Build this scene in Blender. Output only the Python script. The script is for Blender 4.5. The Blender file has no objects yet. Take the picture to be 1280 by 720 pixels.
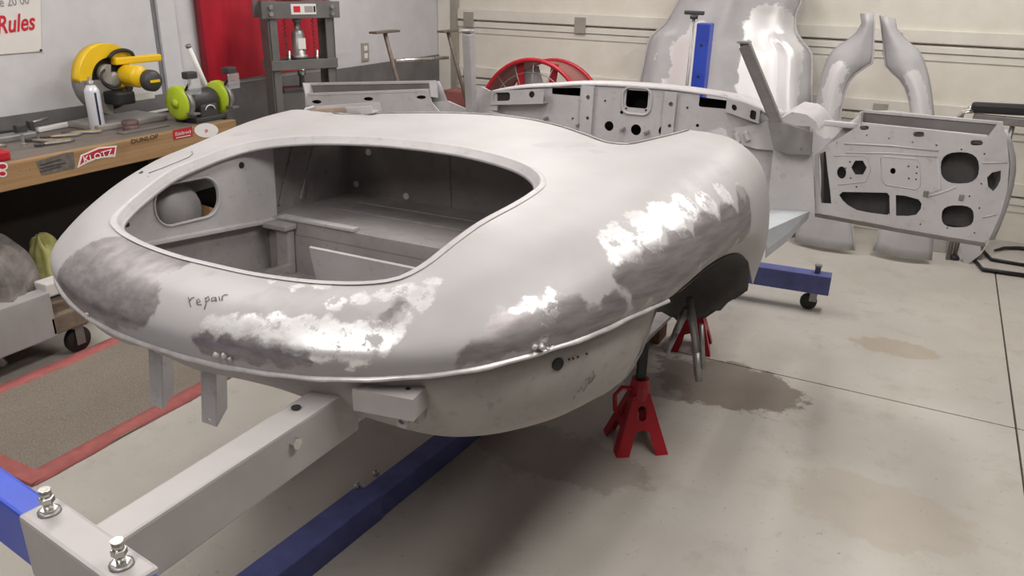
import bpy, bmesh, math, random
import numpy as np
from mathutils import Vector, Matrix, Quaternion
from mathutils.bvhtree import BVHTree

random.seed(7)
SC = bpy.context.scene
COL = SC.collection

# ------------------------------------------------------------------ camera
CAM_H = 1.6
F_PX = 997.0
YAW, PITCH, ROLL = -0.4708, 0.3785, 0.022

def cam_rows(y, p, r):
    cy, sy, cp, sp, cr, sr = math.cos(y), math.sin(y), math.cos(p), math.sin(p), math.cos(r), math.sin(r)
    yaw = np.array([[cy, -sy, 0], [sy, cy, 0], [0, 0, 1]])
    base = np.array([[1, 0, 0], [0, 0, -1], [0, 1, 0]])
    pit = np.array([[1, 0, 0], [0, cp, -sp], [0, sp, cp]])
    rol = np.array([[cr, -sr, 0], [sr, cr, 0], [0, 0, 1]])
    return rol @ pit @ base @ yaw

CM = cam_rows(YAW, PITCH, ROLL)
cam_data = bpy.data.cameras.new('camera')
cam = bpy.data.objects.new('camera', cam_data)
COL.objects.link(cam)
cam.matrix_world = Matrix(((CM[0][0], -CM[1][0], -CM[2][0], 0),
                           (CM[0][1], -CM[1][1], -CM[2][1], 0),
                           (CM[0][2], -CM[1][2], -CM[2][2], CAM_H),
                           (0, 0, 0, 1)))
cam_data.sensor_width = 36.0
cam_data.lens = F_PX / 1280 * 36.0
cam_data.clip_start = 0.02
SC.camera = cam

# ------------------------------------------------------------------ light
world = bpy.data.worlds.new('world')
SC.world = world
world.use_nodes = True
world.node_tree.nodes['Background'].inputs[0].default_value = (0.9, 0.93, 1.0, 1)
world.node_tree.nodes['Background'].inputs[1].default_value = 0.15
SC.view_settings.view_transform = 'Standard'
SC.view_settings.look = 'None'
SC.view_settings.exposure = 0.4
SC.view_settings.gamma = 1.0
SC.view_settings.use_curve_mapping = False

CEIL = 2.75
LAMPS = [(-2.5, 1.3), (-2.2, 4.1), (0.3, 1.5), (0.2, 4.3), (-0.9, -0.5), (-1.0, 2.7)]      # fluorescent battens on the ceiling (centres); the one above the viewer is added fill
LAMP_W = 23.0
for lx, ly in LAMPS:
    ld = bpy.data.lights.new('batten_light', 'AREA')
    ld.shape = 'RECTANGLE'
    ld.size, ld.size_y = 0.30, 1.3
    ld.energy = LAMP_W * (.5 if (lx, ly) == LAMPS[-1] else 1)
    ld.color = (1.0, 0.965, 0.93)
    lo = bpy.data.objects.new('batten_light', ld)
    lo.location = (lx, ly, CEIL - 0.115)
    COL.objects.link(lo)

# ------------------------------------------------------------------ helpers
def ray(px, py):
    return CM.T @ np.array([(px - 640) / F_PX, (py - 360) / F_PX, 1.0])

def hit(px, py, p0, n):
    """the point of a plane (p0, n), world space, that the photograph shows at a pixel"""
    r = ray(px, py)
    o = np.array([0, 0, CAM_H])
    t = np.dot(np.array(p0) - o, n) / np.dot(r, n)
    return Vector(o + r * t)

def at_z(px, py, z=0.0): return hit(px, py, (0, 0, z), (0, 0, 1))
def at_y(px, py, y): return hit(px, py, (0, y, 0), (0, 1, 0))
def at_x(px, py, x): return hit(px, py, (x, 0, 0), (1, 0, 0))

CX, CY, CZ, CD, CT, CR = -1.223, 1.918, .288, .008, -.057, .011
c_, s_ = math.cos, math.sin
CAR = (Matrix(((c_(CD), s_(CD), 0), (-s_(CD), c_(CD), 0), (0, 0, 1))) @
       Matrix(((1, 0, 0), (0, c_(CT), -s_(CT)), (0, s_(CT), c_(CT)))) @
       Matrix(((c_(CR), 0, -s_(CR)), (0, 1, 0), (s_(CR), 0, c_(CR))))).to_4x4()
CAR.translation = (CX, CY, CZ)
CARI = CAR.inverted()

def car_hit(px, py, p0, n):
    """same, on a plane given in the car's own coordinates (u across, v forward, z up)"""
    o = CARI @ Vector((0, 0, CAM_H))
    r = CARI.to_3x3() @ Vector(ray(px, py))
    n = Vector(n)
    t = (Vector(p0) - o).dot(n) / r.dot(n)
    return o + r * t
def car_u(px, py, u): return car_hit(px, py, (u, 0, 0), (1, 0, 0))
def car_v(px, py, v): return car_hit(px, py, (0, v, 0), (0, 1, 0))
def car_z(px, py, z): return car_hit(px, py, (0, 0, z), (0, 0, 1))

class MB:
    """collects shapes; build() links them as ONE mesh object"""
    def __init__(self):
        self.v = []; self.f = []; self.s = []
    def add(self, verts, faces, smooth=False):
        o = len(self.v)
        self.v += [tuple(x) for x in verts]
        self.f += [tuple(i + o for i in f) for f in faces]
        self.s += [smooth] * len(faces)
        return self
    def frame_box(self, c, sx, sy, sz, X=(1, 0, 0), Y=(0, 1, 0), Z=(0, 0, 1), ch=0.0):
        """box about c along the axes X Y Z, edges chamfered by ch"""
        c, X, Y, Z = Vector(c), Vector(X), Vector(Y), Vector(Z)
        hx, hy, hz = sx / 2, sy / 2, sz / 2
        if ch <= 0:
            P = [c + X * a * hx + Y * b * hy + Z * d * hz for d in (-1, 1) for b in (-1, 1) for a in (-1, 1)]
            return self.add(P, [(0, 2, 3, 1), (4, 5, 7, 6), (0, 1, 5, 4), (2, 6, 7, 3), (0, 4, 6, 2), (1, 3, 7, 5)])
        bm = bmesh.new()
        bmesh.ops.create_cube(bm, size=1)
        for w in bm.verts: w.co = Vector((w.co.x * sx, w.co.y * sy, w.co.z * sz))
        bmesh.ops.bevel(bm, geom=list(bm.edges), offset=min(ch, .45 * min(sx, sy, sz)), segments=2, affect='EDGES', profile=.6)
        bm.verts.index_update()
        P = [c + X * w.co.x + Y * w.co.y + Z * w.co.z for w in bm.verts]
        F = [[w.index for w in f.verts] for f in bm.faces]
        bm.free()
        return self.add(P, F)
    def box(self, x0, x1, y0, y1, z0, z1, ch=0.0):
        return self.frame_box(((x0 + x1) / 2, (y0 + y1) / 2, (z0 + z1) / 2), abs(x1 - x0), abs(y1 - y0), abs(z1 - z0), ch=ch)
    def bar(self, p, q, w, h, up=(0, 0, 1), ch=0.0, ext=0.0):
        """rectangular bar from p to q (centre line), w across, h along up"""
        p, q = Vector(p), Vector(q)
        Y = (q - p).normalized()
        X = Y.cross(Vector(up)).normalized()
        Z = X.cross(Y)
        return self.frame_box((p + q) / 2, w, (q - p).length + 2 * ext, h, X, Y, Z, ch)
    def cyl(self, p, q, r, r2=None, n=16, cap=True, smooth=True):
        p, q = Vector(p), Vector(q)
        r2 = r if r2 is None else r2
        d = (q - p).normalized()
        a = d.orthogonal().normalized(); b = d.cross(a)
        P = []
        for c, rr in ((p, r), (q, r2)):
            for i in range(n):
                t = 2 * math.pi * i / n
                P.append(c + (a * math.cos(t) + b * math.sin(t)) * rr)
        F = [(i, (i + 1) % n, n + (i + 1) % n, n + i) for i in range(n)]
        self.add(P, F, smooth)
        if cap:
            self.add(P[:n], [tuple(range(n))[::-1]]); self.add(P[n:], [tuple(range(n))])
        return self
    def tube(self, path, r, n=8, closed=False, cap=True, smooth=True):
        P = [Vector(p) for p in path]
        m = len(P)
        rr = r if hasattr(r, '__len__') else [r] * m
        T = []
        for i in range(m):
            if closed: T.append((P[(i + 1) % m] - P[i - 1]).normalized())
            else: T.append((P[min(i + 1, m - 1)] - P[max(i - 1, 0)]).normalized())
        a = T[0].orthogonal().normalized()
        V = []
        for i in range(m):
            a = (a - T[i] * a.dot(T[i])).normalized()
            b = T[i].cross(a)
            for k in range(n):
                t = 2 * math.pi * k / n
                V.append(P[i] + (a * math.cos(t) + b * math.sin(t)) * rr[i])
        F = []
        for i in range(m if closed else m - 1):
            j = (i + 1) % m
            for k in range(n):
                l = (k + 1) % n
                F.append((i * n + k, i * n + l, j * n + l, j * n + k))
        self.add(V, F, smooth)
        if cap and not closed:
            self.add(V[:n], [tuple(range(n))[::-1]]); self.add(V[-n:], [tuple(range(n))])
        return self
    def lathe(self, prof, c=(0, 0, 0), X=(1, 0, 0), Y=(0, 1, 0), Z=(0, 0, 1), n=24, smooth=True, cap=True):
        c, X, Y, Z = Vector(c), Vector(X), Vector(Y), Vector(Z)
        V = []
        for r, h in prof:
            for k in range(n):
                t = 2 * math.pi * k / n
                V.append(c + (X * math.cos(t) + Y * math.sin(t)) * r + Z * h)
        F = []
        for i in range(len(prof) - 1):
            for k in range(n):
                l = (k + 1) % n
                F.append((i * n + k, i * n + l, (i + 1) * n + l, (i + 1) * n + k))
        self.add(V, F, smooth)
        if cap:
            self.add(V[:n], [tuple(range(n))[::-1]]); self.add(V[-n:], [tuple(range(n))])
        return self
    def grid(self, rows, smooth=True, wrap=False):
        m, n = len(rows), len(rows[0])
        V = [p for r in rows for p in r]
        F = []
        for i in range(m - 1):
            for k in range(n if wrap else n - 1):
                l = (k + 1) % n
                F.append((i * n + k, i * n + l, (i + 1) * n + l, (i + 1) * n + k))
        return self.add(V, F, smooth)
    def plate(self, outline, holes, origin, X, Y, thick):
        """flat plate with real holes: outline and holes in (x, y) of the frame; thickness along X x Y, centred"""
        bm = bmesh.new()
        for loop in [outline] + list(holes):
            vs = [bm.verts.new((p[0], p[1], 0)) for p in loop]
            for i in range(len(vs)): bm.edges.new((vs[i], vs[(i + 1) % len(vs)]))
        bmesh.ops.triangle_fill(bm, use_beauty=True, use_dissolve=False, edges=list(bm.edges))
        bmesh.ops.recalc_face_normals(bm, faces=list(bm.faces))
        res = bmesh.ops.extrude_face_region(bm, geom=list(bm.faces))
        for g in res['geom']:
            if isinstance(g, bmesh.types.BMVert): g.co.z = thick
        bmesh.ops.recalc_face_normals(bm, faces=list(bm.faces))
        bm.verts.index_update()
        o, X, Y = Vector(origin), Vector(X), Vector(Y)
        N = X.cross(Y).normalized()
        self.add([o + X * w.co.x + Y * w.co.y + N * (w.co.z - thick / 2) for w in bm.verts],
                 [[w.index for w in f.verts] for f in bm.faces])
        bm.free()
        return self
    def mesh(self, name):
        me = bpy.data.meshes.new(name)
        me.from_pydata(self.v, [], self.f)
        me.polygons.foreach_set('use_smooth', self.s)
        me.update()
        return me
    def build(self, name, mat, parent=None, fix=True, sharp=None):
        me = self.mesh(name)
        if fix:
            bm = bmesh.new(); bm.from_mesh(me)
            bmesh.ops.remove_doubles(bm, verts=bm.verts, dist=1e-6)
            bmesh.ops.recalc_face_normals(bm, faces=list(bm.faces))
            bm.to_mesh(me); bm.free()
        if sharp is not None: me.set_sharp_from_angle(angle=sharp)
        me.materials.append(mat)
        o = bpy.data.objects.new(name, me)
        COL.objects.link(o)
        if parent is not None: o.parent = parent
        return o

def tag(o, label=None, cat=None, group=None, kind=None):
    if label: o['label'] = label
    if cat: o['category'] = cat
    if group: o['group'] = group
    if kind: o['kind'] = kind
    return o

def thing(name, label, cat, loc=(0, 0, 0), group=None, kind=None):
    e = bpy.data.objects.new(name, None)
    e.empty_display_size = .1
    e.location = loc
    COL.objects.link(e)
    return tag(e, label, cat, group, kind)

def copy_tree(o, parent=None):
    c = o.copy(); COL.objects.link(c)
    if parent is not None: c.parent = parent
    for ch in list(o.children): copy_tree(ch, c)
    return c

def rrect(cx, cy, w, h, r, n=5):
    P = []
    for sx, sy, a0 in ((1, 1, 0), (-1, 1, 90), (-1, -1, 180), (1, -1, 270)):
        for i in range(n + 1):
            a = math.radians(a0 + 90 * i / n)
            P.append((cx + sx * (w / 2 - r) + r * math.cos(a), cy + sy * (h / 2 - r) + r * math.sin(a)))
    return P
def circ(cx, cy, r, n=16, ry=None):
    ry = r if ry is None else ry
    return [(cx + r * math.cos(2 * math.pi * i / n), cy + ry * math.sin(2 * math.pi * i / n)) for i in range(n)]

def spline(P, n):
    """n points of a centripetal-like Catmull-Rom curve through P (chord-length spaced)"""
    P = np.array(P, float)
    d = np.concatenate([[0], np.cumsum(np.linalg.norm(np.diff(P, axis=0), axis=1) + 1e-9)])
    return spline_at(P, d, np.linspace(0, d[-1], n))
def spline_at(P, d, t):
    P = np.array(P, float); d = np.array(d, float); t = np.array(t, float)
    m = np.zeros_like(P)
    for i in range(len(P)):
        a, b = max(i - 1, 0), min(i + 1, len(P) - 1)
        m[i] = (P[b] - P[a]) / (d[b] - d[a])
    i = np.clip(np.searchsorted(d, t, side='right') - 1, 0, len(P) - 2)
    h = (d[i + 1] - d[i]); s = (t - d[i]) / h
    s_2, s_3 = s * s, s ** 3
    return (((2 * s_3 - 3 * s_2 + 1)[:, None]) * P[i] + ((s_3 - 2 * s_2 + s) * h)[:, None] * m[i]
            + ((-2 * s_3 + 3 * s_2)[:, None]) * P[i + 1] + ((s_3 - s_2) * h)[:, None] * m[i + 1])

# ------------------------------------------------------------------ materials
MATS = {}
def srgb(r, g, b):
    f = lambda c: (c / 255 / 12.92) if c / 255 <= .04045 else ((c / 255 + .055) / 1.055) ** 2.4
    return (f(r), f(g), f(b), 1)

class NT:
    def __init__(self, name):
        self.m = bpy.data.materials.new(name); self.m.use_nodes = True
        self.t = self.m.node_tree
        self.b = self.t.nodes['Principled BSDF']
        self.tc = None
    def n(self, typ, **kw):
        x = self.t.nodes.new(typ)
        for k, v in kw.items():
            if k.startswith('_'): setattr(x, k[1:], v)
            else: x.inputs[k].default_value = v
        return x
    def l(self, a, b): self.t.links.new(a, b)
    def coord(self, which='Object'):
        if self.tc is None: self.tc = self.n('ShaderNodeTexCoord')
        return self.tc.outputs[which]
    def noise(self, scale, detail=3, rough=.55, stretch=None, which='Object', dist=0.0):
        x = self.n('ShaderNodeTexNoise', Scale=scale, Detail=detail, Roughness=rough, Distortion=dist)
        if stretch:
            mp = self.n('ShaderNodeMapping'); mp.inputs['Scale'].default_value = stretch
            self.l(self.coord(which), mp.inputs['Vector']); self.l(mp.outputs[0], x.inputs['Vector'])
        else: self.l(self.coord(which), x.inputs['Vector'])
        return x.outputs['Fac']
    def ramp(self, fac, stops):
        x = self.n('ShaderNodeValToRGB')
        e = x.color_ramp.elements
        while len(e) < len(stops): e.new(.5)
        for el, (p, c) in zip(e, stops): el.position = p; el.color = c
        self.l(fac, x.inputs[0])
        return x.outputs[0]
    def mix(self, fac, a, b):
        x = self.n('ShaderNodeMix', _data_type='RGBA')
        for i, s in ((6, a), (7, b)):
            if isinstance(s, tuple): x.inputs[i].default_value = s
            else: self.l(s, x.inputs[i])
        if isinstance(fac, (int, float)): x.inputs[0].default_value = fac
        else: self.l(fac, x.inputs[0])
        return x.outputs[2]
    def math(self, op, a, b=None, c=None, clamp=False):
        x = self.n('ShaderNodeMath', _operation=op); x.use_clamp = clamp
        for i, s in enumerate((a, b, c)):
            if s is None: continue
            if isinstance(s, (int, float)): x.inputs[i].default_value = s
            else: self.l(s, x.inputs[i])
        return x.outputs[0]
    def maprange(self, v, a, b, c=0.0, d=1.0):
        x = self.n('ShaderNodeMapRange')
        self.l(v, x.inputs[0])
        for i, s in enumerate((a, b, c, d)): x.inputs[i + 1].default_value = s
        return x.outputs[0]
    def bump(self, h, strength=.2, dist=.01):
        x = self.n('ShaderNodeBump', Strength=strength, Distance=dist)
        self.l(h, x.inputs['Height']); self.l(x.outputs[0], self.b.inputs['Normal'])
    def set(self, **kw):
        for k, v in kw.items():
            k = k.replace('_', ' ')
            if isinstance(v, (int, float, tuple)): self.b.inputs[k].default_value = v
            else: self.l(v, self.b.inputs[k])
        return self

def simple(name, col, rough=.5, metal=0.0, var=.12, scale=14, bump=.0, spec=None):
    if name in MATS: return MATS[name]
    t = NT(name)
    dk = tuple(c * (1 - var) for c in col[:3]) + (1,)
    lt = tuple(min(1, c * (1 + var)) for c in col[:3]) + (1,)
    nz = t.noise(scale, 4)
    t.set(Base_Color=t.ramp(nz, [(.3, dk), (.7, lt)]), Metallic=metal, Roughness=t.maprange(nz, .2, .8, max(.02, rough - .08), min(1, rough + .08)))
    if spec is not None: t.set(Specular_IOR_Level=spec)
    if bump: t.bump(t.noise(scale * 6, 3), bump, .004)
    MATS[name] = t.m
    return t.m
# ---- body paint: grey primer with sanded-through bare metal (bright spots also hold painted lamp glare), patches listed as (u, v, z, radius) on the panel
DARK = [[-0.315, -0.967, 0.637, 0.059], [-0.274, -0.944, 0.665, 0.069], [-0.225, -0.922, 0.68, 0.064], [-0.145, -0.918, 0.682, 0.048], [-0.093, -0.898, 0.687, 0.025], [-0.253, -0.997, 0.608, 0.038], [-0.171, -0.989, 0.637, 0.055], [-0.108, -0.991, 0.637, 0.043], [-0.067, -0.999, 0.629, 0.028], [0.112, -1.012, 0.589, 0.019], [0.169, -1.009, 0.593, 0.02], [0.224, -1.002, 0.596, 0.022], [0.279, -0.992, 0.6, 0.02], [0.326, -0.98, 0.601, 0.015], [0.766, -0.457, 0.7, 0.034], [0.796, -0.38, 0.692, 0.045], [0.817, -0.272, 0.701, 0.048], [0.837, -0.136, 0.711, 0.051], [0.852, -0.005, 0.708, 0.05], [0.857, 0.125, 0.715, 0.044], [0.825, 0.015, 0.631, 0.038], [0.747, -0.502, 0.703, 0.016], [0.734, -0.599, 0.634, 0.022], [0.752, -0.545, 0.646, 0.026], [0.717, -0.635, 0.62, 0.014], [0.845, 0.146, 0.758, 0.031], [0.776, -0.464, 0.658, 0.024], [0.642, -0.748, 0.651, 0.024], [0.632, -0.761, 0.651, 0.029], [0.655, -0.721, 0.659, 0.03], [0.687, -0.683, 0.649, 0.036], [0.701, -0.65, 0.66, 0.028], [0.614, -0.801, 0.631, 0.022], [0.597, -0.825, 0.619, 0.016], [0.576, -0.845, 0.606, 0.012], [0.444, -0.891, 0.663, 0.012], [0.451, -0.855, 0.686, 0.01], [0.44, -0.879, 0.673, 0.01]]
GREY = [[0.185, -0.955, 0.665, 0.031], [0.218, -0.93, 0.677, 0.034], [0.258, -0.911, 0.683, 0.028], [0.164, -0.966, 0.659, 0.016], [0.285, -0.899, 0.687, 0.012], [-0.57, -0.234, 0.838, 0.02], [-0.542, -0.18, 0.846, 0.023], [-0.514, -0.142, 0.851, 0.021], [-0.495, -0.09, 0.858, 0.018], [-0.497, 0.089, 0.876, 0.019], [-0.462, 0.118, 0.879, 0.014], [0.314, 0.012, 0.868, 0.027], [0.359, 0.047, 0.872, 0.036], [0.414, 0.06, 0.873, 0.027], [0.472, 0.005, 0.868, 0.017], [0.025, -0.909, 0.685, 0.01], [0.396, -0.907, 0.666, 0.021], [0.369, -0.912, 0.67, 0.018], [0.753, -0.031, 0.83, 0.029], [0.772, 0.135, 0.841, 0.031], [0.739, -0.116, 0.822, 0.02]]
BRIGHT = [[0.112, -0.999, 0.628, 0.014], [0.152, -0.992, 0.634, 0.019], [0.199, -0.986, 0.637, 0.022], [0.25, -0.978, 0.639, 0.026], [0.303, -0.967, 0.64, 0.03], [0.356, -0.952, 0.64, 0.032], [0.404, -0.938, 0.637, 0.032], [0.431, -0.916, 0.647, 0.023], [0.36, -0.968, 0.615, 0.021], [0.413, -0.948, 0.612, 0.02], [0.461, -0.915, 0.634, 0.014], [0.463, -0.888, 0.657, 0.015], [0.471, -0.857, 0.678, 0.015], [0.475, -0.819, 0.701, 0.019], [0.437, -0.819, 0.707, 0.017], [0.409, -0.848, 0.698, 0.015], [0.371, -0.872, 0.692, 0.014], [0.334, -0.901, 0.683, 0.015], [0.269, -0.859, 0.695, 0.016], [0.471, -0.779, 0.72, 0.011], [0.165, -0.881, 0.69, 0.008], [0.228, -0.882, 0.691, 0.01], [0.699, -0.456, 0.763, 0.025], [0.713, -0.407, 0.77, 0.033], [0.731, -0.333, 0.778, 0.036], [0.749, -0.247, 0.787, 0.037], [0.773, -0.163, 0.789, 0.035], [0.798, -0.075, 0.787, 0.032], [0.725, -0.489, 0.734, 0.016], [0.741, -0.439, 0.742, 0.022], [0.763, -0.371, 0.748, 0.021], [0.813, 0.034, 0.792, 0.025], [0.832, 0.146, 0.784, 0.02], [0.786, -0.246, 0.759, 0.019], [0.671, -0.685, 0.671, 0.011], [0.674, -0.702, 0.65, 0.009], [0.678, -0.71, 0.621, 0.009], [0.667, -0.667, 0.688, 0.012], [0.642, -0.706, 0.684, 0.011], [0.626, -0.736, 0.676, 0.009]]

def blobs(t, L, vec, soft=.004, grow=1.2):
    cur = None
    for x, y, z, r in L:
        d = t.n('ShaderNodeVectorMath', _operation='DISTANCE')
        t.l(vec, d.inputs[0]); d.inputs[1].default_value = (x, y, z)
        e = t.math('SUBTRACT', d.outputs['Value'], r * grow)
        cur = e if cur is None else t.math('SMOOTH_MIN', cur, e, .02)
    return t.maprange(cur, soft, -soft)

def body_material():
    t = NT('sanded_primer_body')
    nz = t.n('ShaderNodeTexNoise', Scale=26.0, Detail=5.0, Roughness=.65)
    t.l(t.coord(), nz.inputs['Vector'])
    sub = t.n('ShaderNodeVectorMath', _operation='SUBTRACT'); t.l(nz.outputs['Color'], sub.inputs[0]); sub.inputs[1].default_value = (.5, .5, .5)
    sc = t.n('ShaderNodeVectorMath', _operation='SCALE'); t.l(sub.outputs[0], sc.inputs[0]); sc.inputs['Scale'].default_value = .055
    ad = t.n('ShaderNodeVectorMath', _operation='ADD'); t.l(t.coord(), ad.inputs[0]); t.l(sc.outputs[0], ad.inputs[1])
    vec = ad.outputs[0]
    mot = t.noise(5, 4)
    primer = t.ramp(mot, [(.3, srgb(166, 163, 163)), (.7, srgb(178, 175, 175))])
    streak = t.noise(30, 4, stretch=(1, .25, 2.2))
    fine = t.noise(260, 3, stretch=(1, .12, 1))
    darkc = t.mix(t.maprange(streak, .35, .65), srgb(132, 126, 127), srgb(158, 153, 153))
    brightc = t.ramp(streak, [(.25, srgb(212, 210, 212)), (.55, srgb(248, 247, 248))])  # bare metal whitened so that lamp glare sits in its colour
    greyc = t.ramp(streak, [(.3, srgb(160, 156, 157)), (.7, srgb(172, 168, 169))])
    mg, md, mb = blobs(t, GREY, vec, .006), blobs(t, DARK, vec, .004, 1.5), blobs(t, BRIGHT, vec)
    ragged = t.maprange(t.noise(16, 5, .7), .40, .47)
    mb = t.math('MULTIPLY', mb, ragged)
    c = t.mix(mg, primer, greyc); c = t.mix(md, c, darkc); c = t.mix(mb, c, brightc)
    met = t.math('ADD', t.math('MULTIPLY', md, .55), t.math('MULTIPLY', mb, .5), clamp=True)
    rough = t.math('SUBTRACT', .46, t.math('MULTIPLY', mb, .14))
    rough = t.math('ADD', rough, t.math('MULTIPLY', t.math('SUBTRACT', fine, .5), .12))
    t.set(Base_Color=c, Metallic=met, Roughness=rough)
    t.bump(t.noise(3.2, 2), .06, .02)
    return t.m
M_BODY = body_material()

def primer_material(name, a, b, rough=.5, dirt=.0):
    t = NT(name)
    n1 = t.noise(7, 5, .6); n2 = t.noise(40, 3)
    c = t.ramp(n1, [(.3, a), (.7, b)])
    if dirt: c = t.mix(t.maprange(n2, .58, .75, 0, dirt), c, srgb(110, 98, 88))
    t.set(Base_Color=c, Roughness=t.maprange(n2, .2, .8, rough - .06, rough + .1), Metallic=.05)
    t.bump(n2, .05, .003)
    return t.m
M_PRIMER = primer_material('grey_primer', srgb(176, 172, 173), srgb(190, 187, 188), .5, .25)
M_PRIMER_IN = primer_material('inner_primer', srgb(140, 135, 135), srgb(160, 155, 155), .62, .4)
M_BOOT_WALL = primer_material('boot_bulkhead_paint', srgb(130, 124, 123), srgb(146, 140, 138), .7, .3)
M_SOUND = primer_material('underseal_and_shade', srgb(58, 56, 57), srgb(82, 79, 79), .8, .3)  # underseal, and also the dark sheets that paint shade inside the doors
M_VAL = primer_material('valance_primer', srgb(158, 153, 150), srgb(176, 171, 168), .5, .3)
M_BARE = simple('bare_steel', srgb(205, 203, 205), .33, .9, .1, 20)
M_STEEL_DULL = simple('dull_steel', srgb(150, 147, 146), .45, .7, .14, 18)
M_ZINC = simple('zinc_bolt', srgb(205, 203, 198), .3, .9, .06, 30)
M_DARK = simple('dark_rubber', srgb(38, 36, 37), .65, 0, .2, 20)
M_BLACK = simple('black_paint', srgb(30, 29, 31), .5, 0, .2, 15)
M_BLUE = simple('blue_enamel', srgb(50, 76, 186), .42, 0, .1, 10)
M_BLUE_DUSTY = simple('dusty_blue_enamel', srgb(86, 92, 148), .6, 0, .22, 12)
M_RED = simple('red_enamel', srgb(176, 28, 44), .42, 0, .12, 12)
M_GREYTUBE = simple('grey_tube_paint', srgb(172, 167, 166), .5, .1, .08, 9)
M_YELLOW = simple('yellow_plastic', srgb(232, 190, 28), .4, 0, .05, 9)
M_LIME = simple('lime_plastic', srgb(182, 205, 48), .4, 0, .05, 9)
M_CHAR = simple('charcoal_casting', srgb(66, 65, 66), .5, .2, .15, 12)
M_PRESS = simple('press_grey', srgb(104, 102, 100), .5, .1, .12, 10)
M_WHITE = simple('white_paint', srgb(228, 226, 224), .4, 0, .04, 8)
M_PAPER = simple('paper', srgb(218, 214, 210), .8, 0, .03, 4)
M_INK_RED = simple('red_ink', srgb(196, 30, 52), .6, 0, .03, 4)
M_PEN = simple('faint_marker', srgb(104, 98, 98), .7, 0, .1, 60)
M_INK_GREY = simple('grey_ink', srgb(150, 146, 146), .7, 0, .03, 4)
M_INK_BLACK = simple('black_ink', srgb(40, 34, 30), .7, 0, .03, 4)

# ================================================================== SETTING
def concrete():
    t = NT('worn_concrete')
    big = t.noise(.9, 5, .6); mid = t.noise(5, 6, .65); fin = t.noise(60, 3)
    c = t.ramp(big, [(.3, srgb(176, 169, 160)), (.55, srgb(190, 185, 177)), (.75, srgb(198, 193, 186))])
    c = t.mix(t.maprange(mid, .55, .75, 0, .45), c, srgb(150, 142, 132))
    c = t.mix(t.maprange(t.noise(2.3, 6, .7), .6, .72, 0, .5), c, srgb(160, 148, 132))
    c = t.mix(t.maprange(fin, .66, .74, 0, .55), c, srgb(112, 104, 98))
    c = t.mix(t.maprange(t.noise(14, 6, .75), .62, .70, 0, .5), c, srgb(140, 124, 108))
    # damp brown stain beside the wheel arch and smaller scuffs, each with its own outline
    def stain(cx, cy, rx, ry, col, amt):
        nonlocal c
        mp = t.n('ShaderNodeMapping'); mp.inputs['Location'].default_value = (-cx / rx, -cy / ry, 0); mp.inputs['Scale'].default_value = (1 / rx, 1 / ry, 0)
        t.l(t.coord(), mp.inputs['Vector'])
        ln = t.n('ShaderNodeVectorMath', _operation='LENGTH'); t.l(mp.outputs[0], ln.inputs[0])
        d = t.math('ADD', ln.outputs['Value'], t.math('MULTIPLY', t.math('SUBTRACT', t.noise(9, 5, .7), .5), 1.3))
        c = t.mix(t.maprange(d, 1.0, .88, 0, amt), c, col)
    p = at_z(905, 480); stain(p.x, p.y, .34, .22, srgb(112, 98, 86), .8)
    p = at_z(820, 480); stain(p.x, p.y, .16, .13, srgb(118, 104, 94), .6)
    p = at_z(1120, 435); stain(p.x, p.y, .20, .10, srgb(172, 158, 140), .7)
    p = at_z(700, 570); stain(p.x, p.y, .35, .16, srgb(140, 130, 120), .5)
    p = at_z(1100, 640); stain(p.x, p.y, .3, .2, srgb(172, 162, 148), .5)
    t.set(Base_Color=c, Roughness=t.maprange(mid, .3, .7, .42, .62))
    t.bump(t.noise(45, 4), .08, .004)
    return t.m
M_CONC = concrete()
M_JOINT = simple('joint_dirt', srgb(70, 56, 46), .9, 0, .3, 40)

XW, YD, XR, YB = -3.65, 5.8, 3.2, -2.6          # left wall, garage door wall, right wall, wall behind
JX, JY = .53, 3.27                               # saw-cut joints of the slab
fl = tag(MB().box(XW - .1, XR, YB, YD + .3, -.12, -.012).build('floor', M_JOINT), kind='structure')
g = .004
for x0, x1 in ((XW - .1, JX - g), (JX + g, XR)):
    for y0, y1 in ((YB, JY - g), (JY + g, YD + .3)):
        MB().box(x0, x1, y0, y1, -.05, 0).build('concrete_slab', M_CONC, fl)

M_WALL = primer_material('grey_wall_paint', srgb(198, 197, 200), srgb(208, 207, 210), .7)
M_DADO = primer_material('dark_dado_paint', srgb(98, 97, 98), srgb(116, 114, 114), .7, .2)
M_CEIL = simple('ceiling_paint', srgb(205, 203, 200), .9, 0, .03, 3)
wl = tag(MB().box(XW - .1, XW, YB, YD + .3, 0, CEIL).build('wall_left', M_WALL), kind='structure')
MB().box(XW, XW + .012, YB, YD - .02, 0, .95).build('dado', M_DADO, wl)
for px in (212,):
    p = at_x(px, 60, XW)
    MB().box(XW, XW + .02, p.y - .06, p.y + .05, .95, CEIL).build('batten', M_WALL, wl)
for px in (198, 222):
    p = at_x(px, 60, XW)
    MB().box(XW, XW + .004, p.y - .012, p.y + .012, .95, CEIL).build('seam_strip', simple('seam_grey', srgb(120, 120, 124), .7), wl)
tag(MB().box(XW - .1, XR + .1, YD + .06, YD + .16, 0, CEIL).build('wall_back', M_WALL), kind='structure')
tag(MB().box(XR, XR + .1, YB, YD + .3, 0, CEIL).build('wall_right', M_DADO), kind='structure')
tag(MB().box(XW - .1, XR + .1, YB - .1, YB, 0, CEIL).build('wall_rear', M_DADO), kind='structure')
tag(MB().box(XW - .1, XR + .1, YB - .1, YD + .3, CEIL, CEIL + .1).build('ceiling', M_CEIL), kind='structure')

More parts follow.
